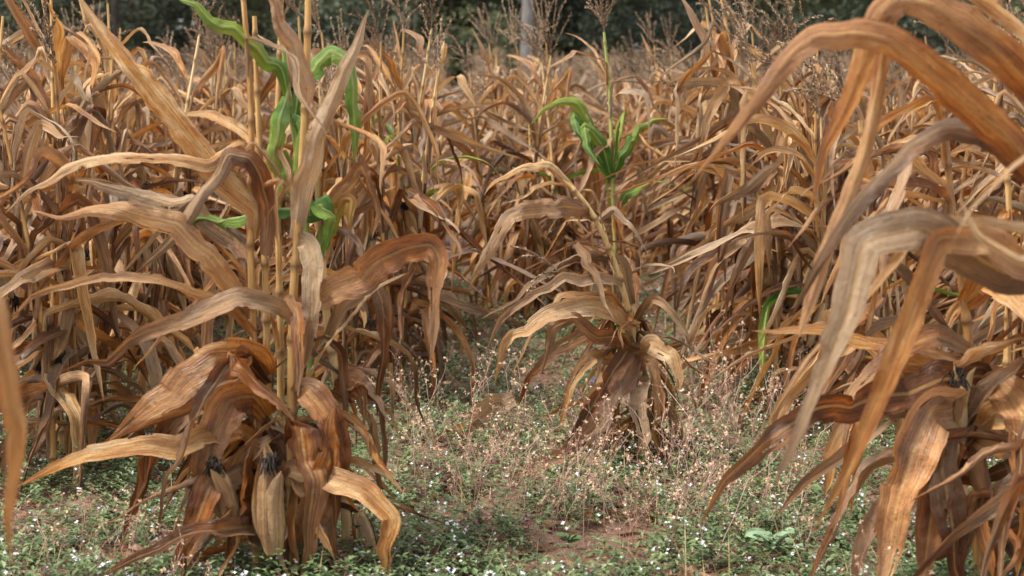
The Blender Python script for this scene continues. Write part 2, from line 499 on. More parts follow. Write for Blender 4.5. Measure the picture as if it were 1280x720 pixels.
def grow_leaf(rng, att, az0, L, Wd, e0, droop, kink, wind, twist, n=30, nv=4, green=0.0, bleach=0.2, rust=0.2, sheath=0.10, floor=0.02, stalk_r=0.012):
    """a dry leaf: out of its sheath, a stiff run, a sharp bend where it has buckled, then a limp hanging run"""
    pts = [np.array(att) - np.array([0, 0, sheath]) + stalk_r * np.array([math.cos(az0), math.sin(az0), 0])]
    ns = 4
    for k in range(ns):
        pts.append(pts[-1] + np.array([0.003 * math.cos(az0), 0.003 * math.sin(az0), sheath / ns]))
    el = e0; a = az0
    m = int(n * 1.6)
    ds = L / m
    wz = math.atan2(wind[1], wind[0]); wm = math.hypot(*wind)
    bend = rng.uniform(.08, .55) if rng.random() < .8 else 2.0
    bend2 = bend + rng.uniform(.15, .4)
    bw = rng.uniform(.02, .08)
    b1 = el - (-rng.uniform(.35, 1.45)) if bend < 1 else 0.0
    b2 = rng.uniform(-.5, .9)
    rolls = [0.0] * (ns + 1); roll = 0.0
    elmin = -rng.uniform(.25, 1.5) if rng.random() < .7 else -1.5
    ph = rng.uniform(0, 6.28, 4); fq = rng.uniform(5, 16, 2)
    for k in range(m):
        f = k / m
        el -= droop * ds * (0.25 + 0.8 * f) * max(0.0, math.cos(el * 0.95)) * .75
        if bend < f < bend + bw: el -= b1 * (1 / m) / bw; roll += kink[1] * (1 / m) / bw * (1 if ph[0] > 3 else -1)
        if bend2 < f < bend2 + .05: el -= b2 * (1 / m) / .05
        el += 0.05 * math.sin(fq[0] * f + ph[1]) * ds * 40 * .5
        el = min(max(el, elmin), 1.45)
        a += wm * math.sin(wz - a) * ds * 2.2 + 0.06 * math.sin(fq[1] * f + ph[2]) + rng.normal(0, .03)
        roll += twist * 1.5 / m
        p = pts[-1] + ds * np.array([math.cos(el) * math.cos(a), math.cos(el) * math.sin(a), math.sin(el)])
        if p[2] < floor:
            p[2] = floor + 0.004 * rng.random()
        pts.append(p); rolls.append(roll)
    full = catmull(np.column_stack([np.array(pts), rolls]), n)
    c = full[:, :3]; rl = full[:, 3]
    T = tangents(c)
    S = np.tile(np.array([-math.sin(az0 + 0.5 * (a - az0)), math.cos(az0 + 0.5 * (a - az0)), 0.0]), (n, 1))
    s = np.linspace(0, 1, n)
    S = norm(S - T * np.sum(S * T, axis=1, keepdims=True))
    S = rot_about(S, T, rl)
    tot = sheath + L
    sf = sheath / tot
    wrap = np.clip(1 - (s - sf) / 0.07, 0, 1)
    fold = 0.15 + rng.uniform(0.05, 0.95) * np.clip(s * 3, 0, 1) + 0.5 * wrap
    curl = rng.uniform(-0.6, 1.1) * np.clip(s * 2, 0, 1) + 0.5 * wrap
    prof = (0.5 + 0.5 * np.clip((s - sf) / 0.2, 0, 1)) * np.clip(1 - s ** 2.4, 0, 1) ** 0.8
    g = Geo()
    blade(g, c, Wd, -S, fold, curl, rng.uniform(0.08, 0.22), rng, nv, leaf_tone(n, rng, green, bleach, rust), prof, rng.uniform(16, 40), rough=1.1 if n > 12 else .5, torn=n > 35)
    return g

def stalk_geo(path, r0, r1, nodes, green=False, sides=8, n=None, pale=0.0):
    """tube with swollen joints; nodes are fractions along the path"""
    n = n or 40
    q = np.unique(np.round(np.concatenate([np.linspace(0, 1, n)] + [[max(0, x - .012), x - .004, x, x + .004, min(1, x + .012)] for x in nodes]), 4))
    q = q[(q >= 0) & (q <= 1)]
    d = catmull(path, 120)
    t = np.linspace(0, 1, 120)
    pts = np.stack([np.interp(q, t, d[:, k]) for k in range(3)], -1)
    rad = r0 + (r1 - r0) * q
    tone = np.zeros((len(q), 3)); tone[:, 0] = pale
    for x in nodes:
        dd = np.abs(q - x)
        rad = rad * (1 + 0.32 * np.exp(-(dd / 0.006) ** 2))
        tone[:, 1] = np.maximum(tone[:, 1], 0.75 * np.exp(-(dd / 0.006) ** 2))
    g = Geo()
    tube(g, pts, rad, sides, tone)
    return g

def spikelets(g, pts, rng, size=0.010, step=0.008):
    L = np.concatenate([[0], np.cumsum(np.linalg.norm(np.diff(pts, axis=0), axis=1))])
    k = max(3, int(L[-1] / step))
    q = np.linspace(0.1 * L[-1], L[-1], k)
    C = np.stack([np.interp(q, L, pts[:, i]) for i in range(3)], -1)
    T = tangents(C)
    for i in range(k):
        out = norm(np.cross(T[i], rng.normal(0, 1, 3)))
        d = norm(T[i] * 0.9 + out * 0.55) * size * rng.uniform(0.7, 1.25)
        w = np.cross(norm(d), out) ; w = norm(w) * size * 0.24
        u = out * size * 0.24
        b = C[i]
        g.add([b, b + d * .5 + w, b + d * .5 - w + u, b + d, b + d * .5 - u],
              [[0, 1, 3], [0, 3, 2], [0, 4, 3]], None, [rng.uniform(-.15, .2), 0, 0])

def tassel_geo(rng, base, direction, size=1.0, nb=9, droopy=0.6, fine=True):
    g = Geo()
    base = np.array(base, float); d = norm(np.array(direction, float))
    def branch(p0, d0, L, dr, r):
        pts = [p0]; dd = d0.copy()
        for k in range(8):
            dd = norm(dd + np.array([0, 0, -dr * 0.16 * (0.5 + k / 6)]) + rng.normal(0, 0.05, 3))
            pts.append(pts[-1] + dd * L / 8)
        pts = np.array(pts)
        tube(g, pts, np.linspace(r, r * 0.5, 9), 4, (0.1, 0, 0))
        if fine:
            spikelets(g, pts, rng, 0.0145, 0.0055)
        else:
            spikelets(g, pts, rng, 0.026, 0.02)
    branch(base, d, 0.30 * size, droopy * 0.4, 0.0022)
    for k in range(nb):
        t = k / nb * 0.12 * size
        side = norm(np.cross(d, rng.normal(0, 1, 3)))
        branch(base + d * t, norm(d + side * rng.uniform(0.2, 0.6)), size * rng.uniform(0.16, 0.26), droopy * rng.uniform(0.4, 1.5), 0.0016)
    return g

def ear_geo(rng, base, direction, L=0.20, Rr=0.026, pale=0.4, rust=0.1, tuft=1.0):
    """(husk, loose husk leaves, silk) of an ear wrapped in its dry husk"""
    d = norm(np.array(direction, float)); base = np.array(base, float)
    ref = np.array([0.2, 0.3, 1.0]) if abs(d[2]) < 0.8 else np.array([1.0, 0.2, 0.1])
    S = norm(np.cross(d, ref)); B = np.cross(d, S)
    husk = Geo()
    n = 14
    s = np.linspace(0, 1, n)
    r = Rr * np.sin(np.pi * np.clip(0.16 + 0.84 * s, 0, 1)) ** 0.62 * (1 - 0.25 * s)
    r[-1] = 0.004
    pts = base + d * (s * L)[:, None] + S * (0.012 * np.sin(s * 3))[:, None]
    sides = 12
    a = np.arange(sides) * 2 * np.pi / sides
    rr = r[:, None] * (1 + 0.07 * np.sin(3 * a + 1)[None] + rng.normal(0, 0.02, (n, sides)))
    v = pts[:, None] + rr[..., None] * (np.cos(a)[None, :, None] * S + np.sin(a)[None, :, None] * B)
    i = np.arange(n - 1)[:, None] * sides; j = np.arange(sides)[None]; j2 = (j + 1) % sides
    f = np.stack([i + j, i + j2, i + sides + j2, i + sides + j], -1).reshape(-1, 4)
    uv = np.stack(np.broadcast_arrays(a[None] / 6.283 * 2, (s * L)[:, None]), -1).reshape(-1, 2)
    husk.add(v.reshape(-1, 3), f, uv, [0, pale, rust])
    leaves = []
    for k in range(4):
        aa = k * 1.7 + rng.uniform(0, 1)
        out = np.cos(aa) * S + np.sin(aa) * B
        m = 12
        t = np.linspace(0, 1, m)
        LL = L * rng.uniform(0.85, 1.15)
        rl = np.interp(np.minimum(t * LL / L, 1), s, r) + 0.004
        flare = rng.uniform(0.0, 0.045) * np.clip(t - 0.55, 0, 1) * 2
        c = base + d * (t * LL)[:, None] + out * (rl + flare)[:, None]
        Sd = np.tile(np.cross(out, d), (m, 1))
        lg = Geo()
        blade(lg, c, Rr * 2.9, Sd, 0.5, 0.6, 0.05, rng, 6, [0, pale * rng.uniform(.5, 1.3), rust], np.sin(np.pi * np.clip(0.2 + 0.8 * t, 0, 1)) ** 0.6, rough=.7)
        leaves.append(lg)
    silk = Geo()
    tip = base + d * L * 0.93
    lean = norm(rng.normal(0, 1, 3) * np.array([1, 1, .2]))
    for k in range(int(46 * tuft)):
        dd = norm(d * .8 + lean * .35 + rng.normal(0, 0.30, 3))
        p1 = tip + dd * rng.uniform(.006, .016) * tuft + rng.normal(0, .004 * tuft, 3)
        p2 = p1 + norm(lean * .5 + rng.normal(0, .30, 3) + np.array([0, 0, -1.0])) * rng.uniform(0.010, 0.034) * tuft
        tube(silk, catmull([tip - d * 0.012 + rng.normal(0, .005, 3), p1, p2], 5), np.array([0.003, 0.003, 0.0026, 0.002, 0.0012]) * (.8 + .2 * tuft), 3)
    return husk, leaves, silk

def add_ear(parent, origin, rng, base, direction, L=0.2, Rr=0.026, pale=0.4, rust=0.1, silk=True):
    h, ls, sk = ear_geo(rng, base, direction, L, Rr, pale, rust, 1.6)
    e = obj("ear", to_mesh("ear", h, M_HUSK, True, origin), parent)
    for lg in ls:
        obj("husk_leaf", to_mesh("husk_leaf", lg, M_HUSK, True, origin), e)
    if silk:
        obj("silk", to_mesh("silk", sk, M_SILK, True, origin), e)
    return e

# ------------------------------------------------------------------ procedural maize plants (prototypes, z up from the base)
def plant_parts(seed, height=1.5, nleaf=13, wind=(-0.5, -0.1), droop=5.0, green=0.0, tassel=True, ears=1, lowres=False, lean=0.1, wscale=1.0):
    rng = np.random.default_rng(seed)
    la = rng.uniform(0, 6.28)
    lx, ly = lean * math.cos(la), lean * math.sin(la)
    path = [(0, 0, -0.03), (lx * .15, ly * .15, height * .3), (lx * .5 + rng.normal(0, .015), ly * .5 + rng.normal(0, .015), height * .62), (lx, ly, height)]
    d = catmull(path, 60)
    def at(z):
        return np.array([np.interp(z, d[:, 2], d[:, k]) for k in range(3)])
    nn = 9
    zs = np.linspace(0.10, height * 0.93, nn)
    parts = []
    g = stalk_geo(path, 0.0125, 0.0045, [] if lowres else [z / height for z in zs], sides=4 if lowres else 7, n=5 if lowres else 24, pale=rng.uniform(-.15, .25))
    parts.append(("stalk", g, M_GSTALK if green > 0.6 else M_STALK))
    az = rng.uniform(0, 6.28)
    for k in range(nleaf):
        f = (k + rng.uniform(-.3, .3)) / nleaf
        f = min(max(f, 0.03), 0.97)
        z = 0.14 + f * (height * 0.90 - 0.14)
        az += math.pi + rng.normal(0, 0.45)
        mid = math.sin(math.pi * (0.15 + 0.75 * f))
        L = (0.34 + 0.34 * mid) * rng.uniform(0.7, 1.3)
        Wd = (0.037 + 0.033 * mid) * rng.uniform(0.7, 1.25) * wscale
        if f < 0.45:
            e0 = rng.uniform(-0.6, 0.7); dr = droop * rng.uniform(1.1, 2.0); rust = rng.uniform(0.0, 0.75); bl = rng.uniform(0, 0.45)
        elif f < 0.8:
            e0 = rng.uniform(0.3, 1.1); dr = droop * rng.uniform(0.7, 1.4); rust = rng.uniform(0.0, 0.6); bl = rng.uniform(0, 0.75)
        else:
            e0 = rng.uniform(0.7, 1.3); dr = droop * rng.uniform(0.45, 1.1); rust = rng.uniform(0.0, 0.4); bl = rng.uniform(0.05, 0.95); L *= 0.8
        gr = 0.0
        if green > 0 and rng.random() < green and f > 0.35:
            gr = rng.uniform(0.7, 1.1); rust = 0
        n = 10 if lowres else 30
        lg = grow_leaf(rng, at(z), az, L, Wd * (1.15 if lowres else 1), e0, dr, (rng.uniform(.15, .7), rng.uniform(0, 1.3) if rng.random() < .6 else 0), wind,
                       rng.normal(0, 0.9), n, 2 if lowres else 4, gr, bl, rust)
        parts.append(("leaf", lg, M_LEAF))
    if tassel:
        top = np.array(path[-1]); T = norm(np.array(path[-1]) - np.array(path[-2]))
        parts.append(("tassel", tassel_geo(rng, top - T * 0.01, T + np.array([wind[0] * .4, wind[1] * .4, 0]), rng.uniform(.85, 1.15), 4 if lowres else 6, rng.uniform(.3, 1.3), not lowres), M_TASSEL))
    earspec = []
    for k in range(0 if lowres else ears):
        z = height * rng.uniform(0.36, 0.52)
        a = rng.uniform(0, 6.28)
        down = rng.random() < 0.6
        dd = np.array([math.cos(a) * .45, math.sin(a) * .45, -0.9 if down else 0.95])
        earspec.append((at(z) + 0.015 * np.array([math.cos(a), math.sin(a), 0]), dd, rng.uniform(.16, .21), rng.uniform(.021, .027), rng.uniform(.0, .35)))
    return parts, earspec

def make_proto(seed, **kw):
    parts, es = plant_parts(seed, **kw)
    out = [(nm, to_mesh("maize_" + nm, g, m), []) for nm, g, m in parts]
    rng = np.random.default_rng(seed + 5000)
    for b, d, L, r, pale in es:
        h, ls, sk = ear_geo(rng, b, d, L, r, pale)
        kids = [("husk_leaf", to_mesh("husk_leaf", x, M_HUSK)) for x in ls[:2]] + [("silk", to_mesh("silk", sk, M_SILK))]
        out.append(("ear", to_mesh("ear", h, M_HUSK), kids))
    return out

def place(proto, x, y, rz, scale, label, group, tilt=(0, 0)):
    t = thing("maize_plant", label, "maize plant", (x, y, float(gz(x, y))), rz, group, scale)
    t.rotation_euler = (tilt[0], tilt[1], rz)
    for nm, me, kids in proto:
        o = obj(nm, me, t)
        for kn, km in kids:
            obj(kn, km, o)
    return t

# ------------------------------------------------------------------ hand-placed plants near the camera
class Hero:
    def __init__(self, label, stalk, r0=0.013, r1=0.006, nodes=(), green=False, seed=0, pale=0.0, group=None):
        """stalk: (px, py, Y) from the root up"""
        self.rng = np.random.default_rng(seed)
        pts = np.array([P(*s) for s in stalk])
        self.path = pts
        b = pts[0]
        z0 = float(gz(b[0], b[1]))
        self.o = np.array([b[0], b[1], z0])
        root = pts.copy()
        if root[0][2] > z0 - 0.02:
            root = np.vstack([[b[0], b[1], z0 - 0.03], root]) if root[0][2] > z0 + 0.03 else np.vstack([[b[0], b[1], z0 - 0.03], root[1:]])
        self.dense = catmull(root, 200)
        self.t = thing("maize_plant", label, "maize plant", self.o, group=group)
        if not len(nodes):
            nodes = np.linspace(0.08, 0.97, 10)
        g = stalk_geo(root, r0 * 1.15, r1 * 1.2, list(nodes), sides=9, n=50, pale=pale)
        obj("stalk", to_mesh("stalk", g, M_GSTALK if green else M_STALK, True, self.o), self.t)
    def at(self, f):
        return self.dense[int(min(max(f, 0), 1) * 199)]
    def leaf(self, pts, w, roll=(0, 0), fold=0.35, green=0.0, bleach=0.25, rust=0.2, prof=None, curl=0.2, ripple=0.10, tone=None, freq=22, n=72):
        rng = self.rng
        ctrl = np.array([P(*p) for p in pts])
        seg = np.concatenate([[0], np.cumsum(np.linalg.norm(np.diff(ctrl, axis=0), axis=1))])
        lin = np.stack([np.interp(np.linspace(0, seg[-1], n), seg, ctrl[:, k]) for k in range(3)], -1)
        kf = 0.85 if pts[0][2] < 4.2 else 0.7
        c = (1 - kf) * catmull(ctrl, n) + kf * lin
        c[1:-1] = (c[:-2] + 2 * c[1:-1] + c[2:]) / 4
        Lt = seg[-1]; sq = np.linspace(0, 1, n)
        for _ in range(rng.integers(2, 5)):                      # small sharp crinkles along the blade
            s0_ = rng.uniform(.2, .9); am = rng.normal(0, .012) * min(1, Lt / .5)
            c[:, 2] += am * np.clip(1 - np.abs(sq - s0_) / .09, 0, 1); c[:, 0] += rng.normal(0, .007) * np.clip(1 - np.abs(sq - s0_) / .12, 0, 1)
        c = c + 0.0035 * np.stack([np.sin(np.linspace(0, rng.uniform(10, 22), n) + rng.uniform(0, 6)) for _ in range(3)], -1) * np.linspace(0, 1, n)[:, None]
        T = tangents(c)
        N = norm(np.array([0, 0, CAM_Z]) - c)
        N = norm(N - T * np.sum(N * T, axis=1, keepdims=True))
        S = np.cross(T, N)
        rl = np.interp(np.linspace(0, 1, n), np.linspace(0, 1, len(roll)), np.radians(roll))
        Ls = np.concatenate([[0], np.cumsum(np.linalg.norm(np.diff(c, axis=0), axis=1))])
        rl = rl * (1.0 if T[:, 0].mean() < 0 else -1.0) + 0.30 * wander(rng, Ls, 4, 16)
        for _ in range(2): rl = rl + rng.normal(0, .4) * (np.linspace(0, 1, n) > rng.uniform(.3, .9))
        rl[1:-1] = (rl[:-2] + rl[1:-1] + rl[2:]) / 3
        if np.mean([p[1] for p in pts]) < 330: fold = -1.15 * fold; curl = -curl
        S = rot_about(S, T, rl)
        Ym = np.mean([p[2] for p in pts])
        s = np.linspace(0, 1, n)
        if prof == 'strip':
            pr = (0.75 + 0.25 * np.sin(np.pi * s)) * np.clip((1 - s) * 12, 0, 1) ** .5
        elif prof == 'tip':       # widest at the stalk, long taper
            pr = np.clip(1 - s, 0, 1) ** 0.7
        elif prof == 'broad':
            pr = (0.45 + 0.55 * np.clip(s / 0.3, 0, 1)) * np.clip(1 - s ** 2.6, 0, 1) ** .9
        else:
            pr = None
        g = Geo()
        if tone is None:
            tone = leaf_tone(n, rng, green, bleach, rust)
        blade(g, c, 1.02 * w * Ym / FPX, S, fold, curl, ripple, rng, 12, tone, pr, freq, rough=0.85, torn=Ym > 4.5)
        return obj("leaf", to_mesh("leaf", g, M_LEAF, True, self.o), self.t)
    def skirt(self, k, f0, f1, Lr=(0.3, 0.6), wr=(0.05, 0.08), wind=(-0.5, -0.1), e=(-0.9, 0.4), droop=8, az=None, rust=(0.2, 0.8), bleach=(0, 0.35), green=0.0):
        rng = self.rng
        for i in range(k):
            a = rng.uniform(0, 6.28) if az is None else rng.uniform(*az)
            f = rng.uniform(f0, f1)
            lg = grow_leaf(rng, self.at(f), a, rng.uniform(*Lr), rng.uniform(*wr), rng.uniform(*e), droop * rng.uniform(.7, 1.3), (rng.uniform(.1, .6), rng.uniform(0, .8)),
                           wind, rng.normal(0, .8), 44, 8, green, rng.uniform(*bleach), rng.uniform(*rust), floor=self.o[2] + 0.015)
            obj("leaf", to_mesh("leaf", lg, M_LEAF, True, self.o), self.t)
    def ear(self, p, d, L=0.2, Rr=0.026, pale=0.4, rust=0.1, silk=True):
        return add_ear(self.t, self.o, self.rng, P(*p), d, L, Rr, pale, rust, silk)
    def tassel(self, p, d, size=1.0, nb=9, droopy=0.6):
        g = tassel_geo(self.rng, P(*p), d, size, nb, droopy)
        return obj("tassel", to_mesh("tassel", g, M_TASSEL, True, self.o), self.t)

# ---- the clump of stalks left of the gap
Y = 5.42
a = Hero("thin maize stalk at the left edge of the near clump, leaf rising leftward", [(322, 726, Y), (318, 480, Y), (313, 297, Y), (314, 140, Y), (302, -30, Y)], 0.0115, 0.006, seed=1)
a.leaf([(318, 300, Y), (322, 262, Y - .02), (288, 232, Y - .06), (232, 165, Y - .1), (170, 85, Y - .12), (88, -20, Y - .1)], 47, (20, 15, -10, 30), .40, bleach=.1, rust=.45, prof='broad')
a.leaf([(314, 200, Y), (300, 180, Y - .03), (260, 205, Y - .1), (215, 195, Y - .12), (150, 192, Y - .1), (80, 210, Y - .06), (5, 268, Y)], 24, (10, 40, 20), .4, bleach=.5, rust=.2)
a.leaf([(316, 390, Y), (300, 372, Y - .04), (262, 318, Y - .1), (200, 278, Y - .16), (140, 262, Y - .2), (52, 262, Y - .2), (34, 270, Y - .18)], 40, (-10, 5, 20, 40), .30, bleach=.35, rust=.15, prof='broad')
a.leaf([(316, 330, Y), (296, 300, Y + .04), (240, 262, Y + .05), (180, 245, Y + .06), (120, 226, Y + .08), (92, 226, Y + .1)], 40, (10, 25, 30), .3, bleach=.55, rust=.1)
a.leaf([(318, 420, Y), (290, 392, Y - .06), (225, 360, Y - .14), (150, 347, Y - .2), (70, 362, Y - .2), (10, 398, Y - .16)], 24, (25, 40, 10), .5, bleach=.4, rust=.3)
a.skirt(7, 0.12, 0.40, (0.35, 0.6), (0.05, 0.08), e=(-0.8, 0.3), az=(2.2, 4.4))
a.ear((292, 655, Y - .16), (-0.2, -0.3, 1.0), .20, .030, .5, .0)

b = Hero("brown maize stalk in the near clump with a black-tipped upright ear", [(338, 724, Y + .05), (335, 500, Y + .05), (330, 300, Y + .05), (322, 130, Y + .05), (318, 20, Y + .05)], 0.0115, 0.0055, seed=2)
b.leaf([(332, 320, Y), (336, 258, Y - .04), (318, 196, Y - .1), (290, 190, Y - .12), (262, 235, Y - .12), (215, 300, Y - .12), (165, 345, Y - .1)], 30, (0, 30, 0), .35, bleach=.3, rust=.3)
b.leaf([(334, 470, Y), (320, 448, Y - .08), (288, 448, Y - .14), (238, 470, Y - .18), (185, 512, Y - .2), (135, 552, Y - .2)], 56, (0, -10, 10, 25), .25, bleach=.05, rust=.25, prof='broad', curl=.1)
b.leaf([(334, 480, Y), (308, 452, Y - .1), (285, 455, Y - .16), (255, 500, Y - .2), (228, 572, Y - .22), (194, 672, Y - .2)], 26, (0, 30, 10), .45, bleach=.05, rust=.5)
b.leaf([(332, 470, Y), (300, 445, Y - .12), (300, 458, Y - .2), (325, 482, Y - .24), (352, 505, Y - .26), (366, 526, Y - .26)], 36, (0, 0, 20), .3, bleach=.2, rust=.3, prof='broad')
b.leaf([(336, 560, Y), (300, 540, Y - .06), (250, 545, Y - .16), (190, 553, Y - .22), (110, 568, Y - .24), (22, 606, Y - .22)], 34, (30, 15, -10, 0), .3, bleach=.1, rust=.3, prof='broad')
b.leaf([(336, 670, Y), (330, 655, Y - .06), (308, 658, Y - .2), (250, 664, Y - .28), (190, 684, Y - .32), (120, 728, Y - .34)], 30, (20, 0, -10), .3, bleach=.2, rust=.2, prof='broad')
b.ear((342, 690, Y - .24), (-0.02, -0.12, 1.0), .285, .040, .35, .1)
b.leaf([(330, 675, Y - .1), (300, 640, Y - .18), (306, 590, Y - .2), (318, 545, Y - .2)], 40, (0, 15), .3, bleach=.1, rust=.2)
b.skirt(8, 0.1, 0.36, (0.3, 0.55), (0.055, 0.08), e=(-0.9, 0.2), az=(2.3, 4.2))

c_ = Hero("tall straight maize stalk with dark joints, big leaf bent over to the right", [(366, 728, Y - .02), (364, 560, Y - .02), (366, 390, Y - .02), (371, 300, Y - .02), (382, 120, Y - .02), (386, -40, Y - .02)], 0.0135, 0.0075, seed=3, nodes=(0.06, .17, .29, .41, .53, .65, .78, .9), pale=.1)
c_.leaf([(366, 392, Y - .04), (385, 380, Y - .08), (440, 348, Y - .16), (500, 312, Y - .22), (538, 306, Y - .25), (549, 322, Y - .26), (546, 380, Y - .25), (537, 452, Y - .22)], 46, (-5, 5, 15, 0, -20, 20), .30, bleach=.3, rust=.2, prof='broad', curl=.1)
c_.leaf([(366, 400, Y - .04), (350, 384, Y - .08), (300, 372, Y - .16), (235, 398, Y - .22), (160, 425, Y - .24), (78, 465, Y - .24)], 30, (10, 30, 20, 0), .35, bleach=.4, rust=.15)
c_.leaf([(382, 130, Y - .04), (384, 108, Y - .06), (366, 60, Y - .1), (345, 20, Y - .14), (325, -30, Y - .14)], 30, (0, 20, 30), .3, bleach=.3, rust=.4)
c_.leaf([(372, 300, Y - .02), (384, 302, Y - .08), (392, 330, Y - .12), (388, 400, Y - .14), (368, 490, Y - .12)], 30, (10, -20, 20), .3, bleach=.6, rust=.0)
c_.leaf([(368, 300, Y - .02), (378, 232, Y - .06), (398, 168, Y - .1), (428, 98, Y - .12), (462, 12, Y - .1)], 32, (10, 30, 0), .35, bleach=.75, rust=.0)
c_.leaf([(366, 600, Y), (362, 586, Y - .06), (405, 592, Y - .16), (452, 610, Y - .22), (487, 650, Y - .26), (486, 700, Y - .26), (470, 745, Y - .24)], 36, (25, 10, -15, 10), .25, bleach=.3, rust=.15, prof='broad')
c_.ear((392, 648, Y - .08), (0.25, -0.15, 1.0), .24, .03, .25, .25)
c_.leaf([(380, 680, Y - .1), (405, 600, Y - .16), (412, 540, Y - .16), (418, 505, Y - .14)], 44, (0, 20), .35, bleach=.1, rust=.2)
for h_ in (a, b, c_):
    h_.skirt(4, 0.16, 0.36, (0.28, 0.48), (0.06, 0.09), e=(-1.25, -0.3), droop=6, rust=(.1, .7), az=(2.3, 3.9))
    h_.skirt(3, 0.16, 0.34, (0.28, 0.42), (0.06, 0.09), e=(-1.25, -0.3), droop=6, rust=(.1, .7), az=(5.5, 7.0))
b.leaf([(336, 520, Y), (318, 496, Y - .05), (285, 500, Y - .1), (262, 560, Y - .14), (240, 660, Y - .14)], 58, (10, 20, 0), .3, bleach=.1, rust=.5, prof='broad')
b.leaf([(336, 470, Y), (300, 462, Y + .02), (250, 478, Y), (205, 540, Y - .04), (165, 640, Y - .06)], 44, (10, 0, 20), .35, bleach=.2, rust=.3, prof='broad')
c_.leaf([(366, 500, Y), (385, 488, Y - .1), (412, 520, Y - .14), (424, 580, Y - .16), (418, 660, Y - .16)], 44, (10, 0), .3, bleach=.15, rust=.3, prof='broad')
c_.leaf([(366, 560, Y), (380, 540, Y - .12), (392, 600, Y - .2), (384, 690, Y - .2), (370, 740, Y - .2)], 50, (0, 15), .3, bleach=.05, rust=.35, prof='broad')
a.leaf([(320, 600, Y), (300, 585, Y - .1), (262, 610, Y - .2), (236, 680, Y - .22), (222, 740, Y - .22)], 46, (0, 20), .3, bleach=.1, rust=.4, prof='broad')
a.leaf([(318, 520, Y), (296, 500, Y - .03), (230, 520, Y - .04), (180, 590, Y - .04), (150, 690, Y - .04)], 30, (10, 20), .4, bleach=.3, rust=.3)
c_.skirt(8, 0.06, 0.32, (0.28, 0.5), (0.055, 0.08), e=(-1.0, 0.3), az=(5.0, 7.2))

g_ = Hero("green-stemmed maize stalk with bright green leaves in the near clump", [(388, 718, Y + .1), (388, 450, Y + .1), (382, 270, Y + .1), (362, 130, Y + .1), (352, 30, Y + .1)], 0.0115, 0.006, seed=4, green=True)
GT = lambda n, a_, b_: np.stack([np.linspace(a_, b_, n) * (.92 + .1 * np.sin(np.linspace(0, 9, n))), np.full(n, .1), np.zeros(n)], -1)
g_.leaf([(360, 120, Y + .1), (352, 85, Y + .06), (318, 58, Y), (270, 30, Y - .04), (215, -8, Y - .06)], 26, (20, 0, 20), .45, tone=GT(72, 1.0, .75))
g_.leaf([(366, 165, Y + .1), (372, 120, Y + .06), (388, 72, Y + .04), (415, 62, Y + .02), (436, 76, Y), (443, 110, Y), (442, 205, Y + .02)], 34, (30, 10, 30, 20), .4, tone=GT(72, 1.1, .8), prof='broad')
g_.leaf([(376, 250, Y + .08), (388, 262, Y + .02), (405, 252, Y - .02), (414, 278, Y - .04), (405, 330, Y - .02)], 44, (-20, 30, 20), .35, tone=GT(72, 1.1, .9), prof='broad')
g_.leaf([(376, 260, Y + .1), (340, 262, Y + .06), (290, 272, Y + .04), (250, 276, Y + .04), (232, 288, Y + .04), (228, 310, Y + .04)], 30, (40, 40, 20, 10), .4, tone=GT(72, 1.1, .9))
g_.leaf([(380, 240, Y + .1), (360, 215, Y + .06), (352, 195, Y + .04), (362, 240, Y), (380, 250, Y)], 22, (0, 30), .3, tone=GT(72, .9, .9))
g_.leaf([(386, 330, Y + .1), (410, 290, Y + .04), (428, 252, Y), (440, 250, Y - .02), (436, 290, Y - .02)], 24, (0, 20), .3, tone=GT(72, .9, .35))
g_.skirt(5, 0.1, 0.45, (0.3, 0.5), (0.04, 0.07), e=(-0.5, 0.6))
g_.tassel((352, 30, Y + .1), (-0.1, -.1, 1), .8)

g_.leaf([(358, 120, Y + .1), (350, 150, Y + .04), (342, 200, Y + .02), (352, 260, Y)], 24, (0, 40), .4, tone=GT(72, 1.0, .5))
g_.leaf([(362, 140, Y + .1), (378, 150, Y + .04), (372, 215, Y), (360, 250, Y)], 16, (20, 50), .5, tone=GT(72, 1.1, .6))
d_ = Hero("yellowing thick maize stalk at the right edge of the near clump", [(436, 716, Y + .12), (430, 600, Y + .12), (424, 500, Y + .12), (408, 390, Y + .12), (398, 240, Y + .12), (402, 120, Y + .12)], 0.0145, 0.0065, seed=5, pale=.3)
d_.leaf([(424, 500, Y + .1), (436, 475, Y + .04), (460, 485, Y), (478, 515, Y - .04), (484, 530, Y - .04)], 34, (0, 20), .3, bleach=.4, rust=.1)
d_.leaf([(412, 420, Y + .1), (430, 380, Y + .06), (462, 352, Y + .02), (480, 390, Y), (478, 450, Y), (470, 520, Y)], 26, (20, 0, -20), .4, bleach=.2, rust=.5)
d_.leaf([(405, 310, Y + .1), (420, 250, Y + .08), (452, 210, Y + .06), (468, 250, Y + .06), (466, 300, Y + .06)], 22, (20, 0), .4, bleach=.4, rust=.3)
d_.skirt(7, 0.08, 0.45, (0.25, 0.42), (0.04, 0.065), e=(-1.0, 0.2), az=(-1.2, 1.2), bleach=(0.1, .6))
d_.ear((448, 640, Y + .06), (0.3, -.1, -.9), .17, .024, .5, .2)

e_ = Hero("slim rust-brown maize stalk at the back of the near clump", [(352, 706, Y + .2), (350, 400, Y + .2), (346, 200, Y + .2), (350, 60, Y + .2), (352, -30, Y + .2)], 0.011, 0.006, seed=6)
e_.skirt(9, 0.15, 0.95, (0.4, 0.65), (0.05, 0.075), e=(-0.3, 1.1), droop=6)
e_.skirt(7, 0.04, 0.25, (0.22, 0.42), (0.055, 0.085), e=(-1.2, 0.0), rust=(.5, .9))

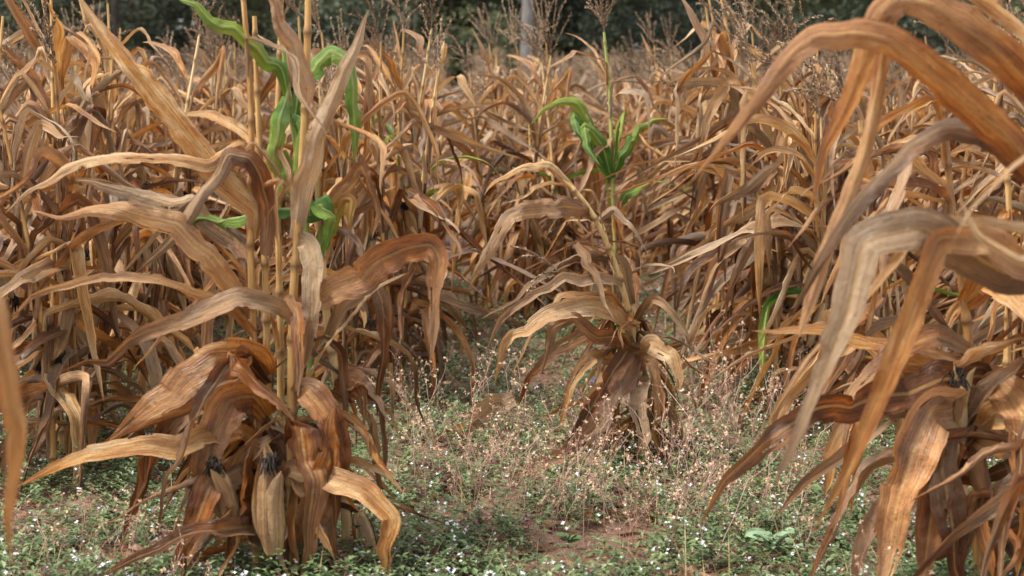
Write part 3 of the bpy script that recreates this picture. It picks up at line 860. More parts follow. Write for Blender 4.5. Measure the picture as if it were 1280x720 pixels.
for h_ in (a, b, c_, d_):
    h_.skirt(6, 0.30, 0.95, (0.35, 0.7), (0.03, 0.055), wind=(-.3, 0), e=(-0.3, 1.1), droop=5, rust=(0, .6), bleach=(0, .6))
for h_ in (a, b, d_):
    h_.skirt(4, 0.10, 0.45, (0.3, 0.5), (0.03, 0.06), wind=(-.2, 0), e=(-1.2, 0.2), droop=7, rust=(0, .6), bleach=(0, .5))

# ---- the broken plant in the middle of the gap
Y = 6.95
m1 = Hero("broken leaning maize stalk in the middle of the weedy gap", [(798, 588, Y), (800, 500, Y), (792, 420, Y), (772, 340, Y - .05), (742, 270, Y - .1), (712, 232, Y - .12), (676, 200, Y - .12)], 0.0135, 0.006, seed=11, pale=.3)
m1.leaf([(740, 268, Y - .1), (735, 262, Y - .12), (700, 258, Y - .2), (655, 262, Y - .25), (628, 285, Y - .28), (600, 330, Y - .28), (588, 362, Y - .26)], 26, (10, 20, 0), .35, bleach=.35, rust=.0)
m1.leaf([(720, 240, Y - .12), (690, 205, Y - .14), (655, 208, Y - .18), (620, 225, Y - .2), (605, 245, Y - .2)], 17, (10, 30), .4, bleach=.4, rust=.0)
m1.leaf([(720, 305, Y - .1), (738, 330, Y - .16), (752, 372, Y - .2), (768, 402, Y - .2)], 16, (10, 30), .4, bleach=.75, rust=.0)
m1.leaf([(778, 355, Y - .05), (765, 350, Y - .1), (720, 352, Y - .2), (670, 368, Y - .26), (625, 400, Y - .28), (608, 440, Y - .26)], 18, (10, 40), .4, bleach=.5, rust=.1)
m1.leaf([(790, 410, Y - .04), (770, 392, Y - .1), (730, 382, Y - .2), (690, 392, Y - .28), (650, 412, Y - .3), (628, 432, Y - .3), (616, 480, Y - .28)], 30, (-10, 10, 30), .25, bleach=.75, rust=.0, prof='broad')
m1.leaf([(795, 440, Y - .04), (780, 430, Y - .12), (750, 425, Y - .2), (718, 400, Y - .24), (690, 410, Y - .26), (676, 470, Y - .26)], 24, (0, 20, -20), .3, bleach=.3, rust=.3, prof='broad')
m1.leaf([(798, 440, Y - .02), (815, 432, Y - .1), (838, 445, Y - .14), (848, 470, Y - .16), (840, 490, Y - .16)], 26, (0, 20), .3, bleach=.5, rust=.1, prof='broad')
m1.skirt(16, 0.10, 0.5, (0.22, 0.42), (0.028, 0.06), e=(-1.2, 0.1), droop=9, bleach=(.1, .5), rust=(.0, .6))
m1.skirt(9, 0.45, 0.9, (0.2, 0.4), (0.02, 0.045), wind=(-.9, -.1), e=(-0.6, 0.5), droop=7, bleach=(.2, .7), rust=(0, .2))
m1.ear((806, 480, Y - .06), (0.05, -.2, -1), .17, .024, .6, .1)
m2 = Hero("upright bare-topped maize stalk beside the broken one in the gap", [(808, 590, Y + .06), (806, 480, Y + .06), (790, 380, Y + .06), (768, 330, Y + .06), (752, 280, Y + .06)], 0.012, 0.006, seed=12, pale=.35)
m2.leaf([(790, 380, Y + .04), (776, 330, Y), (760, 322, Y - .04), (720, 325, Y - .1), (680, 345, Y - .12)], 18, (10, 40), .4, bleach=.3, rust=.0)
m2.leaf([(800, 430, Y + .04), (785, 470, Y - .12), (750, 525, Y - .25), (710, 565, Y - .34), (660, 588, Y - .4), (600, 602, Y - .42)], 36, (0, 25, 40, 50), .3, bleach=.05, rust=.55, prof='broad')
m2.leaf([(800, 420, Y + .04), (775, 450, Y - .16), (745, 500, Y - .28), (715, 560, Y - .34), (690, 600, Y - .34)], 32, (0, 20), .35, bleach=.0, rust=.5, prof='broad')
m2.leaf([(802, 470, Y), (800, 490, Y - .16), (802, 540, Y - .22), (806, 585, Y - .22)], 34, (0, 20), .3, bleach=.6, rust=.1, prof='broad')
m2.skirt(16, 0.15, 0.6, (0.22, 0.40), (0.028, 0.06), e=(-1.2, 0.0), droop=9, rust=(.2, .8))
m2.skirt(7, 0.5, 0.95, (0.2, 0.38), (0.02, 0.045), wind=(-.9, -.1), e=(-0.6, 0.5), droop=7, bleach=(.2, .7), rust=(0, .2))
m2.tassel((706, 346, Y - .12), (-0.75, -.1, .55), 0.75, 3, 1.2)
m3 = Hero("short snapped maize stalk with rusty hanging leaves in the gap", [(772, 592, Y + .12), (770, 500, Y + .1), (764, 420, Y + .06), (758, 360, Y + .06)], 0.0125, 0.008, seed=13)
m3.leaf([(764, 420, Y + .04), (730, 420, Y - .08), (690, 440, Y - .16), (660, 480, Y - .2), (645, 510, Y - .2)], 24, (20, 10, 0), .3, bleach=.2, rust=.4, prof='broad')
m3.skirt(16, 0.2, 0.9, (0.25, 0.45), (0.028, 0.06), e=(-1.2, 0.2), droop=9, rust=(.3, .9))
for h_, pp, w_ in ((m1, [(786, 400, 0), (760, 372, -.08), (720, 372, -.14), (672, 402, -.18), (640, 470, -.2)], 14), (m1, [(770, 335, 0), (740, 318, -.06), (700, 330, -.1), (650, 372, -.12), (600, 400, -.12)], 13),
                   (m2, [(795, 400, 0), (815, 372, -.05), (842, 392, -.08), (866, 440, -.1)], 15), (m2, [(800, 440, 0), (775, 452, -.12), (735, 500, -.2), (712, 560, -.22)], 20),
                   (m3, [(768, 450, 0), (742, 446, -.12), (716, 480, -.16), (700, 540, -.18)], 22), (m3, [(768, 480, 0), (750, 490, -.14), (742, 540, -.18), (720, 596, -.2)], 24),
                   (m2, [(806, 480, 0), (824, 490, -.1), (838, 540, -.14), (846, 590, -.14)], 20), (m1, [(798, 460, 0), (812, 452, -.1), (822, 500, -.14), (826, 580, -.14)], 22),
                   (m1, [(745, 280, 0), (764, 262, -.04), (792, 282, -.06), (812, 322, -.06)], 13)):
    h_.leaf([(q[0], q[1], Y + q[2]) for q in pp], w_, (10, 35), .45, bleach=h_.rng.uniform(.1, .6), rust=h_.rng.uniform(0, .5), n=40)
# a fallen leaf in the weeds
fg = Geo()
fc = catmull([P(642, 498, 7.35), P(610, 512, 7.3), P(575, 545, 7.2), P(535, 585, 7.0)], 24)
fc[:, 2] = np.maximum(fc[:, 2], gz(fc[:, 0], fc[:, 1]) + 0.05)
blade(fg, fc, 0.11, np.tile(np.array([0.3, 0.45, 0.85]), (24, 1)), .25, .1, .15, np.random.default_rng(3), 10, [0, .7, .0], None, 20, torn=False)
fo = obj("fallen_leaf", to_mesh("fallen_leaf", fg, M_LEAF))
tag(fo, "broad tan fallen maize leaf lying in the weeds left of the broken plant", "leaf")

# ---- the out-of-focus plant reaching in from the right edge
Y = 3.9
r1 = Hero("blurred foreground maize plant with large arching leaves at the right edge", [(1400, 1060, Y), (1395, 700, Y), (1380, 400, Y), (1350, 150, Y), (1330, -80, Y)], 0.0135, 0.007, seed=21)
r1.leaf([(1372, 320, Y), (1330, 262, Y - .05), (1262, 172, Y - .1), (1180, 105, Y - .14), (1110, 50, Y - .16), (1060, 22, Y - .17), (1018, 30, Y - .16), (975, 85, Y - .14), (925, 150, Y - .1), (860, 232, Y - .05)], 54, (-20, -25, -10, 15, 30), .42, bleach=.1, rust=1.0, prof='broad')
r1.leaf([(1350, 200, Y), (1310, 130, Y - .05), (1240, 60, Y - .1), (1170, 10, Y - .12), (1125, -6, Y - .1), (1098, 15, Y - .08), (1080, 70, Y - .04), (1050, 160, Y), (1010, 260, Y + .04)], 56, (-20, -10, 10, 40, 40), .45, bleach=.1, rust=.8, prof='broad')
r1.leaf([(1345, 180, Y), (1280, 20, Y + .06), (1160, -20, Y + .1), (1115, 20, Y + .12), (1098, 90, Y + .14), (1080, 190, Y + .14), (1030, 330, Y + .12), (1000, 420, Y + .1)], 26, (10, 30, 20), .4, bleach=.3, rust=.35, prof='strip')
r1.leaf([(1376, 380, Y), (1320, 240, Y), (1230, 165, Y - .02), (1180, 158, Y - .04), (1130, 185, Y - .06), (1075, 250, Y - .08), (1020, 335, Y - .08), (985, 400, Y - .06)], 44, (10, 0, 20), .4, bleach=.05, rust=.5, prof='broad')
r1.leaf([(1385, 420, Y), (1330, 350, Y - .04), (1250, 330, Y - .1), (1185, 302, Y - .14), (1150, 285, Y - .16), (1085, 305, Y - .17), (1068, 370, Y - .18), (1040, 440, Y - .18), (1000, 540, Y - .16), (970, 610, Y - .14)], 62, (-15, 0, 20, 0, 25, 40), .35, bleach=.45, rust=.65, prof='broad')
r1.leaf([(1376, 400, Y), (1340, 345, Y - .06), (1230, 300, Y - .16), (1172, 296, Y - .2), (1150, 360, Y - .22), (1110, 470, Y - .22), (1062, 580, Y - .22), (1012, 670, Y - .2)], 44, (10, 0, 20), .35, bleach=.3, rust=.35, prof='broad')
r1.leaf([(1372, 350, Y), (1290, 290, Y - .06), (1155, 270, Y - .12), (1120, 330, Y - .1), (1070, 390, Y - .08), (1010, 450, Y - .06), (955, 535, Y - .04)], 22, (20, 40), .5, bleach=.8, rust=.1)
r1.leaf([(1376, 330, Y), (1372, 200, Y - .35), (1330, 165, Y - .7), (1262, 205, Y - .8), (1210, 258, Y - .82), (1190, 300, Y - .82)], 30, (20, 30), .4, bleach=.9, rust=.0)
r1.leaf([(1381, 420, Y), (1330, 330, Y - .3), (1270, 320, Y - .4), (1225, 300, Y - .4), (1200, 240, Y - .4)], 26, (20, 30), .4, bleach=.7, rust=.0)
r1.leaf([(1360, 260, Y), (1330, 20, Y + .1), (1260, -30, Y + .1), (1225, 40, Y + .1), (1270, 130, Y + .1)], 26, (0, 30), .4, bleach=.3, rust=.3)
r1.skirt(6, 0.2, 0.6, (0.4, 0.6), (0.06, 0.09))

# ---- the broad-leaved plant standing in the lower right corner
Y = 5.15
r2 = Hero("large-leaved maize plant in the lower right corner with broad hanging leaves", [(1228, 770, Y), (1220, 600, Y), (1210, 420, Y), (1190, 260, Y), (1178, 120, Y)], 0.0145, 0.007, seed=22)
r2.leaf([(1214, 500, Y), (1230, 470, Y - .06), (1180, 474, Y - .16), (1110, 492, Y - .26), (1040, 505, Y - .34), (965, 545, Y - .4), (905, 600, Y - .42), (872, 662, Y - .42)], 56, (20, 10, -10, 15), .3, bleach=.15, rust=.35, prof='broad')
r2.leaf([(1216, 520, Y), (1200, 500, Y - .1), (1165, 512, Y - .24), (1142, 560, Y - .3), (1120, 640, Y - .34), (1098, 760, Y - .34)], 76, (-5, 5, 10), .22, bleach=.45, rust=.1, prof='broad', curl=.1)
r2.leaf([(1216, 520, Y), (1190, 488, Y - .08), (1130, 502, Y - .16), (1070, 555, Y - .22), (1010, 602, Y - .24), (968, 645, Y - .24)], 34, (20, 0, 20), .35, bleach=.4, rust=.0)
r2.leaf([(1218, 560, Y), (1190, 540, Y - .14), (1172, 600, Y - .2), (1160, 680, Y - .22), (1150, 760, Y - .22)], 56, (0, 20), .3, bleach=.05, rust=.5, prof='broad')
r2.leaf([(1218, 600, Y), (1330, 560, Y - .2), (1270, 610, Y - .34), (1200, 660, Y - .4), (1120, 745, Y - .42)], 34, (20, 0), .4, bleach=.25, rust=.35)
r2.leaf([(1212, 460, Y), (1150, 440, Y - .05), (1100, 430, Y - .1), (1020, 412, Y - .14), (940, 415, Y - .16)], 28, (30, 20), .4, bleach=.3, rust=.1)
r2.leaf([(1205, 380, Y), (1240, 350, Y - .1), (1290, 400, Y - .2), (1310, 480, Y - .22)], 50, (0, 20), .3, bleach=.2, rust=.3, prof='broad')
r2.leaf([(1215, 560, Y), (1245, 520, Y - .14), (1290, 540, Y - .2), (1310, 600, Y - .22)], 50, (0, 20), .3, bleach=.2, rust=.3, prof='broad')
r2.leaf([(1212, 470, Y), (1120, 455, Y - .15), (1075, 530, Y - .3), (1055, 600, Y - .3), (1045, 660, Y - .3)], 34, (0, 30), .35, bleach=.0, rust=.7, prof='broad')
r2.ear((1196, 560, Y - .1), (-0.05, -.2, 1), .22, .028, .3, .2)
r2.skirt(14, 0.1, 0.5, (0.3, 0.55), (0.06, 0.09), e=(-1.0, 0.3), droop=8)
r2.skirt(7, 0.5, 0.95, (0.4, 0.7), (0.05, 0.08), e=(0.2, 1.2), droop=5, az=(1.5, 4.5))
r3 = Hero("thin maize stalk at the right edge behind the large-leaved plant", [(1262, 700, Y + .35), (1258, 500, Y + .35), (1262, 300, Y + .35), (1255, 150, Y + .35)], 0.0125, 0.006, seed=23, pale=.2)
r3.skirt(12, 0.12, 0.9, (0.35, 0.6), (0.05, 0.08), e=(-0.8, 0.9), droop=7)
r3.ear((1270, 560, Y + .3), (0.2, -.2, .9), .2, .026, .3, .1)
r4 = Hero("brown maize stalk left of the lower right plant, leaves swept left", [(1130, 690, Y + .6), (1125, 520, Y + .6), (1110, 380, Y + .6), (1085, 240, Y + .6), (1075, 150, Y + .6)], 0.0125, 0.006, seed=24)
r4.skirt(14, 0.25, 0.95, (0.45, 0.75), (0.05, 0.08), wind=(-1.2, -0.3), e=(-0.4, 0.9), droop=5)
r4.tassel((1075, 150, Y + .6), (-.5, 0, .8))

r2.leaf([(1222, 560, Y), (1200, 530, Y - .1), (1178, 580, Y - .2), (1190, 660, Y - .24), (1210, 760, Y - .24)], 60, (0, 10), .3, bleach=.1, rust=.45, prof='broad')
r2.leaf([(1222, 600, Y), (1160, 570, Y - .1), (1090, 590, Y - .16), (1040, 660, Y - .2), (1010, 740, Y - .2)], 50, (10, 20), .35, bleach=.1, rust=.3, prof='broad')
r2.leaf([(1222, 640, Y), (1150, 610, Y - .14), (1090, 650, Y - .2), (1060, 740, Y - .2)], 44, (0, 20), .35, bleach=.15, rust=.55, prof='broad')
r2.leaf([(1218, 500, Y), (1250, 480, Y - .1), (1280, 520, Y - .2), (1285, 620, Y - .22), (1270, 720, Y - .22)], 56, (0, 20), .3, bleach=.2, rust=.3, prof='broad')
r2.leaf([(1214, 440, Y), (1170, 420, Y - .1), (1120, 440, Y - .16), (1070, 500, Y - .2), (1050, 580, Y - .2)], 38, (10, 20), .35, bleach=.3, rust=.3, prof='broad')
r4.leaf([(1118, 440, Y + .6), (1080, 420, Y + .5), (1030, 440, Y + .45), (980, 500, Y + .4), (950, 570, Y + .4)], 36, (10, 20), .35, bleach=.2, rust=.4, prof='broad')
r4.leaf([(1124, 520, Y + .6), (1090, 500, Y + .5), (1050, 540, Y + .45), (1030, 620, Y + .4)], 40, (10, 20), .35, bleach=.1, rust=.6, prof='broad')
r5 = Hero("maize plant cut by the right edge in the lower right corner", [(1300, 790, Y - .15), (1298, 600, Y - .15), (1292, 420, Y - .15), (1300, 260, Y - .15)], 0.0135, 0.007, seed=26)
r5.skirt(14, 0.1, 0.9, (0.35, 0.6), (0.06, 0.09), wind=(-.8, -.3), e=(-0.9, 0.8), droop=7, az=(2.2, 4.6))

# ---- the leaf at the left edge, close to the lens
Y = 2.7
l1 = Hero("blurred foreground maize plant outside the left edge with one hanging orange leaf", [(-150, 1430, Y), (-145, 900, Y), (-130, 500, Y), (-120, 200, Y)], 0.0125, 0.007, seed=25)
l1.leaf([(-135, 520, Y), (-95, 380, Y - .02), (-40, 340, Y - .04), (-8, 390, Y - .05), (8, 480, Y - .05), (10, 580, Y - .05), (18, 712, Y - .05)], 46, (0, 10, 20, 0), .35, bleach=.35, rust=.0, prof='broad')
l1.skirt(3, 0.3, 0.7, (0.3, 0.4), (0.05, 0.07), az=(2.6, 3.6))

# ------------------------------------------------------------------ the field
random.seed(7)
PROT = []
for k in range(14):
    r = random.Random(100 + k)
    PROT.append(make_proto(300 + k, height=r.uniform(1.15, 1.55), nleaf=r.randint(22, 26), wind=(-r.uniform(.3, 1.0), -r.uniform(0, .4)), droop=r.uniform(4.2, 7.0),
                           tassel=(k % 5 != 3), ears=1 if k % 3 else 2, lean=r.uniform(.03, .22)))
GREENP = [make_proto(400 + k, height=1.35, nleaf=16, wind=(-.4, -.2), droop=6.0, green=0.4, tassel=True, ears=1, lean=.08) for k in range(2)]
YELP = [make_proto(420 + k, height=1.4, nleaf=14, wind=(-.5, -.2), droop=6.0, green=0.22, tassel=True, ears=1, lean=.1) for k in range(2)]
LOWP = [plant_parts(500 + k, height=random.uniform(1.18, 1.42), nleaf=16, wind=(-random.uniform(.3, .9), -.2), droop=random.uniform(4.5, 7), tassel=(k % 4 != 2), lowres=True, lean=random.uniform(.03, .2)) for k in range(10)]

hills = []
TANR = math.tan(R(-1.6))
rng = random.Random(11)
for i in range(-16, 18):
    x0 = -0.48 + 0.97 * i
    y = 5.0 + rng.uniform(0, .5)
    while y < 42:
        x = x0 + (y - 0.0) * TANR + rng.gauss(0, .07)
        px, _ = px_of(x, y, 0.8)
        keep = -140 < px < 1440
        gpx, gpy = px_of(x, y, 0.0)
        if i == 0 and y < 7.7: keep = False
        if i < 0 and y < 6.1: keep = False
        if i == 1 and y < 9.9: keep = False
        if i == 2 and y < 7.1: keep = False
        if i >= 3 and y < 6.6: keep = False
        if keep:
            hills.append((x, y, i))
        y += rng.uniform(.48, .78)
stalks = []
for (x, y, i) in hills:
    for k in range((3 if y < 13 else rng.choice((2, 3))) if y < 20 else 2):
        stalks.append((x + rng.gauss(0, .085), y + rng.gauss(0, .085), i))
stalks.sort(key=lambda p: math.hypot(p[0], p[1]))

GREEN_SPOT = P(752, 200, 9.6)      # the half-green plant beyond the gap
ORD = ("first", "second", "third", "fourth", "fifth", "sixth", "seventh", "eighth")
def field_label(i, y, tas, yel):
    look = "yellow-green dry maize plant" if yel else ("dry maize plant with tassel" if tas else "dry maize plant without tassel")
    if i == 1: row = "in the row closing the gap"
    elif i < 1: row = "in the %s row left of the gap" % ORD[min(-i, 7)]
    else: row = "in the %s row right of the gap" % ORD[min(i - 2, 7)]
    dep = "front" if y < 9.3 else ("middle" if y < 11 else "back")
    return "%s %s, %s part" % (look, row, dep), "maize " + row

NIND = 294 - 18
for (x, y, i) in stalks[:NIND]:
    k = rng.randrange(len(PROT)); yel = rng.random() < .05
    lab, grp = field_label(i, y, k % 5 != 3, yel)
    proto = rng.choice(YELP) if yel else PROT[k]
    place(proto, x, y, rng.uniform(-1.0, 1.0), rng.uniform(.98, 1.2) if y < 10 else rng.uniform(.86, 1.05), lab, grp, (rng.gauss(0, .06), rng.gauss(0, .06)))
Y = 8.9
gx = P(766, 300, Y); gpx, gpy = px_of(gx[0], gx[1], 0.0)
gh = Hero("maize plant with drooping green leaves among the brown ones beyond the gap", [(770, gpy, Y), (768, 300, Y), (765, 200, Y), (762, 120, Y), (755, 40, Y)], 0.012, 0.005, seed=31, green=True)
gh.leaf([(766, 215, Y), (748, 175, Y - .05), (722, 130, Y - .1), (700, 128, Y - .12), (680, 138, Y - .12), (664, 156, Y - .12)], 21, (30, 10), .5, tone=GT(72, 1.1, .6), prof='broad')
gh.leaf([(766, 225, Y), (745, 190, Y - .06), (718, 140, Y - .12), (722, 165, Y - .16), (748, 203, Y - .18)], 24, (0, 40), .4, tone=GT(72, 1.2, .95), prof='broad')
gh.leaf([(766, 230, Y), (752, 180, Y - .1), (730, 158, Y - .16), (735, 185, Y - .2), (750, 208, Y - .22)], 22, (0, 40), .4, tone=GT(72, 1.2, .8), prof='broad')
gh.leaf([(768, 215, Y), (776, 196, Y - .06), (795, 172, Y - .1), (815, 150, Y - .1), (838, 150, Y - .08)], 22, (30, 30), .4, tone=GT(72, 1.2, .5), prof='broad')
gh.leaf([(766, 210, Y), (772, 160, Y - .05), (780, 140, Y - .08), (778, 165, Y - .12), (774, 195, Y - .12)], 13, (0, 40), .55, tone=GT(72, .9, .5), prof='broad')
gh.leaf([(768, 260, Y), (790, 240, Y - .05), (815, 225, Y - .08), (850, 232, Y - .1)], 14, (20, 20), .3, tone=GT(72, .9, .7))
gh.skirt(12, 0.2, 0.75, (0.35, 0.6), (0.035, 0.06), e=(-0.5, 0.9), droop=6)
gh.skirt(4, 0.75, 0.95, (0.3, 0.5), (0.035, 0.05), e=(0.2, 1.1), droop=6, bleach=(.3, .8))
gh.tassel((755, 42, Y), (0, 0, 1), .8)
gp2 = place(GREENP[1], float(P(505, 200, 9.2)[0]), 9.25, 0.0, 0.97, "half-green maize plant standing among brown ones left of the gap", None)

fg = Geo()
for (x, y, i) in stalks[NIND:]:
    parts, _ = rng.choice(LOWP)
    a = rng.uniform(-.9, .9); s = rng.uniform(.80, .98)
    ca, sa = math.cos(a) * s, math.sin(a) * s
    M = np.array([[ca, sa, 0], [-sa, ca, 0], [0, 0, s]])
    for nm, g, m in parts:
        if nm == "tassel": continue
        v, fl, uv, t = g.arrays()
        n0 = fg.n
        sh = np.array([0, rng.uniform(-.3, .5), rng.uniform(-.4, .6)])
        fg.v.append(v @ M + np.array([x, y, 0])); fg.uv.append(uv + rng.uniform(0, 20)); fg.t.append(np.clip(t + sh, 0, 1) if nm == "leaf" else t * 0 + np.array([0, .2, .2])); fg.n += len(v)
        fg.f += [f + n0 for f in g.f]
far = obj("far_maize_field", to_mesh("far_maize_field", fg, M_LEAF))
tag(far, "mass of dry brown maize filling the far field up to the trees", "maize field", kind="stuff")
tg = Geo()
for (x, y, i) in stalks[NIND:]:
    parts, _ = rng.choice(LOWP)
    if parts[-1][0] != "tassel" or rng.random() < .45: continue
    g = parts[-1][1]; v, fl, uv, t = g.arrays(); n0 = tg.n
    tg.v.append(v + np.array([x, y, -0.10])); tg.uv.append(uv); tg.t.append(t); tg.n += len(v); tg.f += [f + n0 for f in g.f]
o = obj("far_tassels", to_mesh("far_tassels", tg, M_TASSEL))
tag(o, "grey brown maize tassels above the far part of the field", "tassels", kind="stuff")
print("stalks", len(stalks), "far verts", fg.n, tg.n)

# ------------------------------------------------------------------ weeds in the gap
def frustum_spots(rng, n, y0, y1, power=1.6):
    out = []
    while len(out) < n:
        y = y0 + (y1 - y0) * rng.random() ** power
        x = rng.uniform(-1, 1) * (0.275 * y + 0.15)
        out.append((x, y))
    return out

def bare(x, y):
    """how bare the soil is here, 0..1"""
    v = 0.5 + 0.27 * math.sin(4.1 * x + 2.2 * y + .7) + 0.22 * math.sin(9.3 * x - 5.7 * y) + .15 * math.sin(17 * x + 13 * y)
    px, py = px_of(x, y, 0)
    if py > 620: v += (0.30 if 520 < px < 860 else 0.08) * min(1, (py - 620) / 60)
    return v

def leaflet(size, wid, rng):
    """one small folded leaf: 5 vertices, 4 triangles, along +x"""
    return np.array([[0, 0, 0], [.5, wid, .12], [.5, -wid, .12], [1, 0, -.05], [.5, 0, .0]]) * size

LF = np.array([[0, 4, 1], [4, 3, 1], [0, 2, 4], [4, 2, 3]])
rng = np.random.default_rng(77)

def sprig(rng):
    g = Geo()
    az = rng.uniform(0, 6.28); el = rng.uniform(.15, 1.1); L = rng.uniform(.04, .15)
    d = np.array([math.cos(az) * math.cos(el), math.sin(az) * math.cos(el), math.sin(el)])
    k = rng.integers(4, 8)
    tone_red = 1.0 if rng.random() < .07 else 0.0
    for i in range(k):
        p = d * L * (i + 1) / k
        for sgn in (-1, 1):
            a = az + sgn * rng.uniform(.7, 1.5) + (0 if i < k - 1 else -.3 * sgn)
            e = rng.uniform(-.2, .7)
            X = np.array([math.cos(a) * math.cos(e), math.sin(a) * math.cos(e), math.sin(e)])
            Yv = np.array([-math.sin(a), math.cos(a), 0]); Z = np.cross(X, Yv)
            v = leaflet(rng.uniform(.012, .026), rng.uniform(.2, .34), rng)
            g.add(p + v @ np.stack([X, Yv, Z]), LF, None, [rng.uniform(-.22, .22), tone_red * rng.uniform(.5, 1), 0])
    return g, d * L

SPR = [sprig(rng) for _ in range(40)]
cov = Geo(); flo = Geo()
nspr = 0
for (x, y) in frustum_spots(rng, 25000, 5.0, 13.0, 1.5):
    if bare(x, y) > 0.86 + rng.uniform(-.15, .15): continue
    g, tip = SPR[rng.integers(0, 40)]
    a = rng.uniform(0, 6.28); s = rng.uniform(.7, 1.35)
    M = np.array([[math.cos(a), math.sin(a), 0], [-math.sin(a), math.cos(a), 0], [0, 0, 1]]) * s
    b = np.array([x, y, float(gz(x, y)) + .004])
    v, fl, uv, t = g.arrays(); n0 = cov.n
    cov.v.append(v @ M + b); cov.uv.append(uv); cov.t.append(t + np.array([rng.uniform(-.12, .12), 0, 0])); cov.n += len(v)
    cov.f += [f + n0 for f in g.f]
    if rng.random() < .06 * (1.6 if y < 7.5 else .7):
        tp = tip @ M + b + np.array([0, 0, .008])
        for q in range(rng.integers(1, 5)):
            c = tp + rng.normal(0, .007, 3)
            nrm = norm(np.array([0, -.5, 1]) + rng.normal(0, .5, 3)); u = norm(np.cross(nrm, [1, .2, .1])); w = np.cross(nrm, u)
            r = rng.uniform(.0030, .0052)
            for pz in range(4):
                aa = pz * 1.571 + rng.uniform(-.2, .2)
                dd = math.cos(aa) * u + math.sin(aa) * w; ss = np.cross(nrm, dd)
                flo.add([c, c + dd * r * .7 + ss * r * .45 + nrm * r * .3, c + dd * r * 1.3 + nrm * r * .35, c + dd * r * .7 - ss * r * .45 + nrm * r * .3], [[0, 1, 2, 3]])
    nspr += 1
o = obj("ground_cover", to_mesh("ground_cover", cov, M_WEED, False))
tag(o, "low creeping green weeds covering the soil between the maize", "ground cover", kind="stuff")
o = obj("white_wildflowers", to_mesh("white_wildflowers", flo, M_PETAL, False))
tag(o, "tiny white flowers sprinkled over the green ground cover", "wildflowers", kind="stuff")

# dry grass and litter
st = Geo()
for (x, y) in frustum_spots(rng, 6500, 5.1, 12.0, 1.4):
    a = rng.uniform(0, 6.28); e = rng.uniform(.0, 1.25) if rng.random() < .6 else .03; L = rng.uniform(.05, .22)
    b = np.array([x, y, float(gz(x, y)) + .006])
    d = np.array([math.cos(a) * math.cos(e), math.sin(a) * math.cos(e), math.sin(e)])
    w = norm(np.cross(d, [0, .8, .6])) * rng.uniform(.0006, .0016)
    mid = b + d * L * .55; tip = b + d * L + np.array([0, 0, -L * .18 * math.sin(e)])
    st.add([b - w, b + w, mid + w, mid - w, tip], [[0, 1, 2, 3]], None, [rng.uniform(-.25, .25), 0, 0])
    st.f.append(np.array([[st.n - 2, st.n - 3, st.n - 1]]))
o = obj("dry_grass", to_mesh("dry_grass", st, M_STRAW, False))
tag(o, "thin straw-coloured grass blades and litter among the weeds", "dry grass", kind="stuff")

# soil clods and crumbs
cl = Geo()
OCT = np.array([[1, 0, 0], [0, 1, 0], [-1, 0, 0], [0, -1, 0], [0, 0, 1], [0, 0, -1]], float)
OF = np.array([[0, 1, 4], [1, 2, 4], [2, 3, 4], [3, 0, 4], [1, 0, 5], [2, 1, 5], [3, 2, 5], [0, 3, 5]])
for (x, y) in frustum_spots(rng, 5200, 5.1, 9.5, 1.5):
    r = rng.uniform(.002, .007) if rng.random() < .85 else rng.uniform(.008, .026)
    cl.add((OCT + rng.normal(0, .2, (6, 3))) * r * np.array([1.2, 1, .7]) + np.array([x, y, float(gz(x, y)) + r * .3]), OF, None, [rng.uniform(-.2, .2), 0, 0])
o = obj("soil_clods", to_mesh("soil_clods", cl, M_CLOD, False))
tag(o, "reddish soil crumbs and small clods on the bare ground", "soil clods", kind="stuff")

# broken dry leaf pieces on the soil
lt = Geo()
for (x, y) in frustum_spots(rng, 420, 5.1, 11.0, 1.3):
    a = rng.uniform(0, 6.28); L_ = rng.uniform(.03, .16)
    z = float(gz(x, y))
    d = np.array([math.cos(a), math.sin(a), 0])
    n_ = 8
    c = np.array([x, y, z + .012]) + d * np.linspace(0, L_, n_)[:, None]
    c[:, 2] += .012 * np.abs(np.sin(np.linspace(0, rng.uniform(2, 6), n_)))
    blade(lt, c, rng.uniform(.015, .05), np.tile(np.array([-d[1], d[0], rng.uniform(-.5, .5)]), (n_, 1)), rng.uniform(.1, .8), rng.uniform(-.5, .5), .15, rng, 4,
          [0, rng.uniform(0, .6), rng.uniform(0, .9)], np.clip(np.sin(np.pi * np.linspace(.08, .95, n_)), .2, 1) ** .5)
o = obj("leaf_litter", to_mesh("leaf_litter", lt, M_LEAF))
tag(o, "broken pieces of dry maize leaf littering the ground", "leaf litter", kind="stuff")

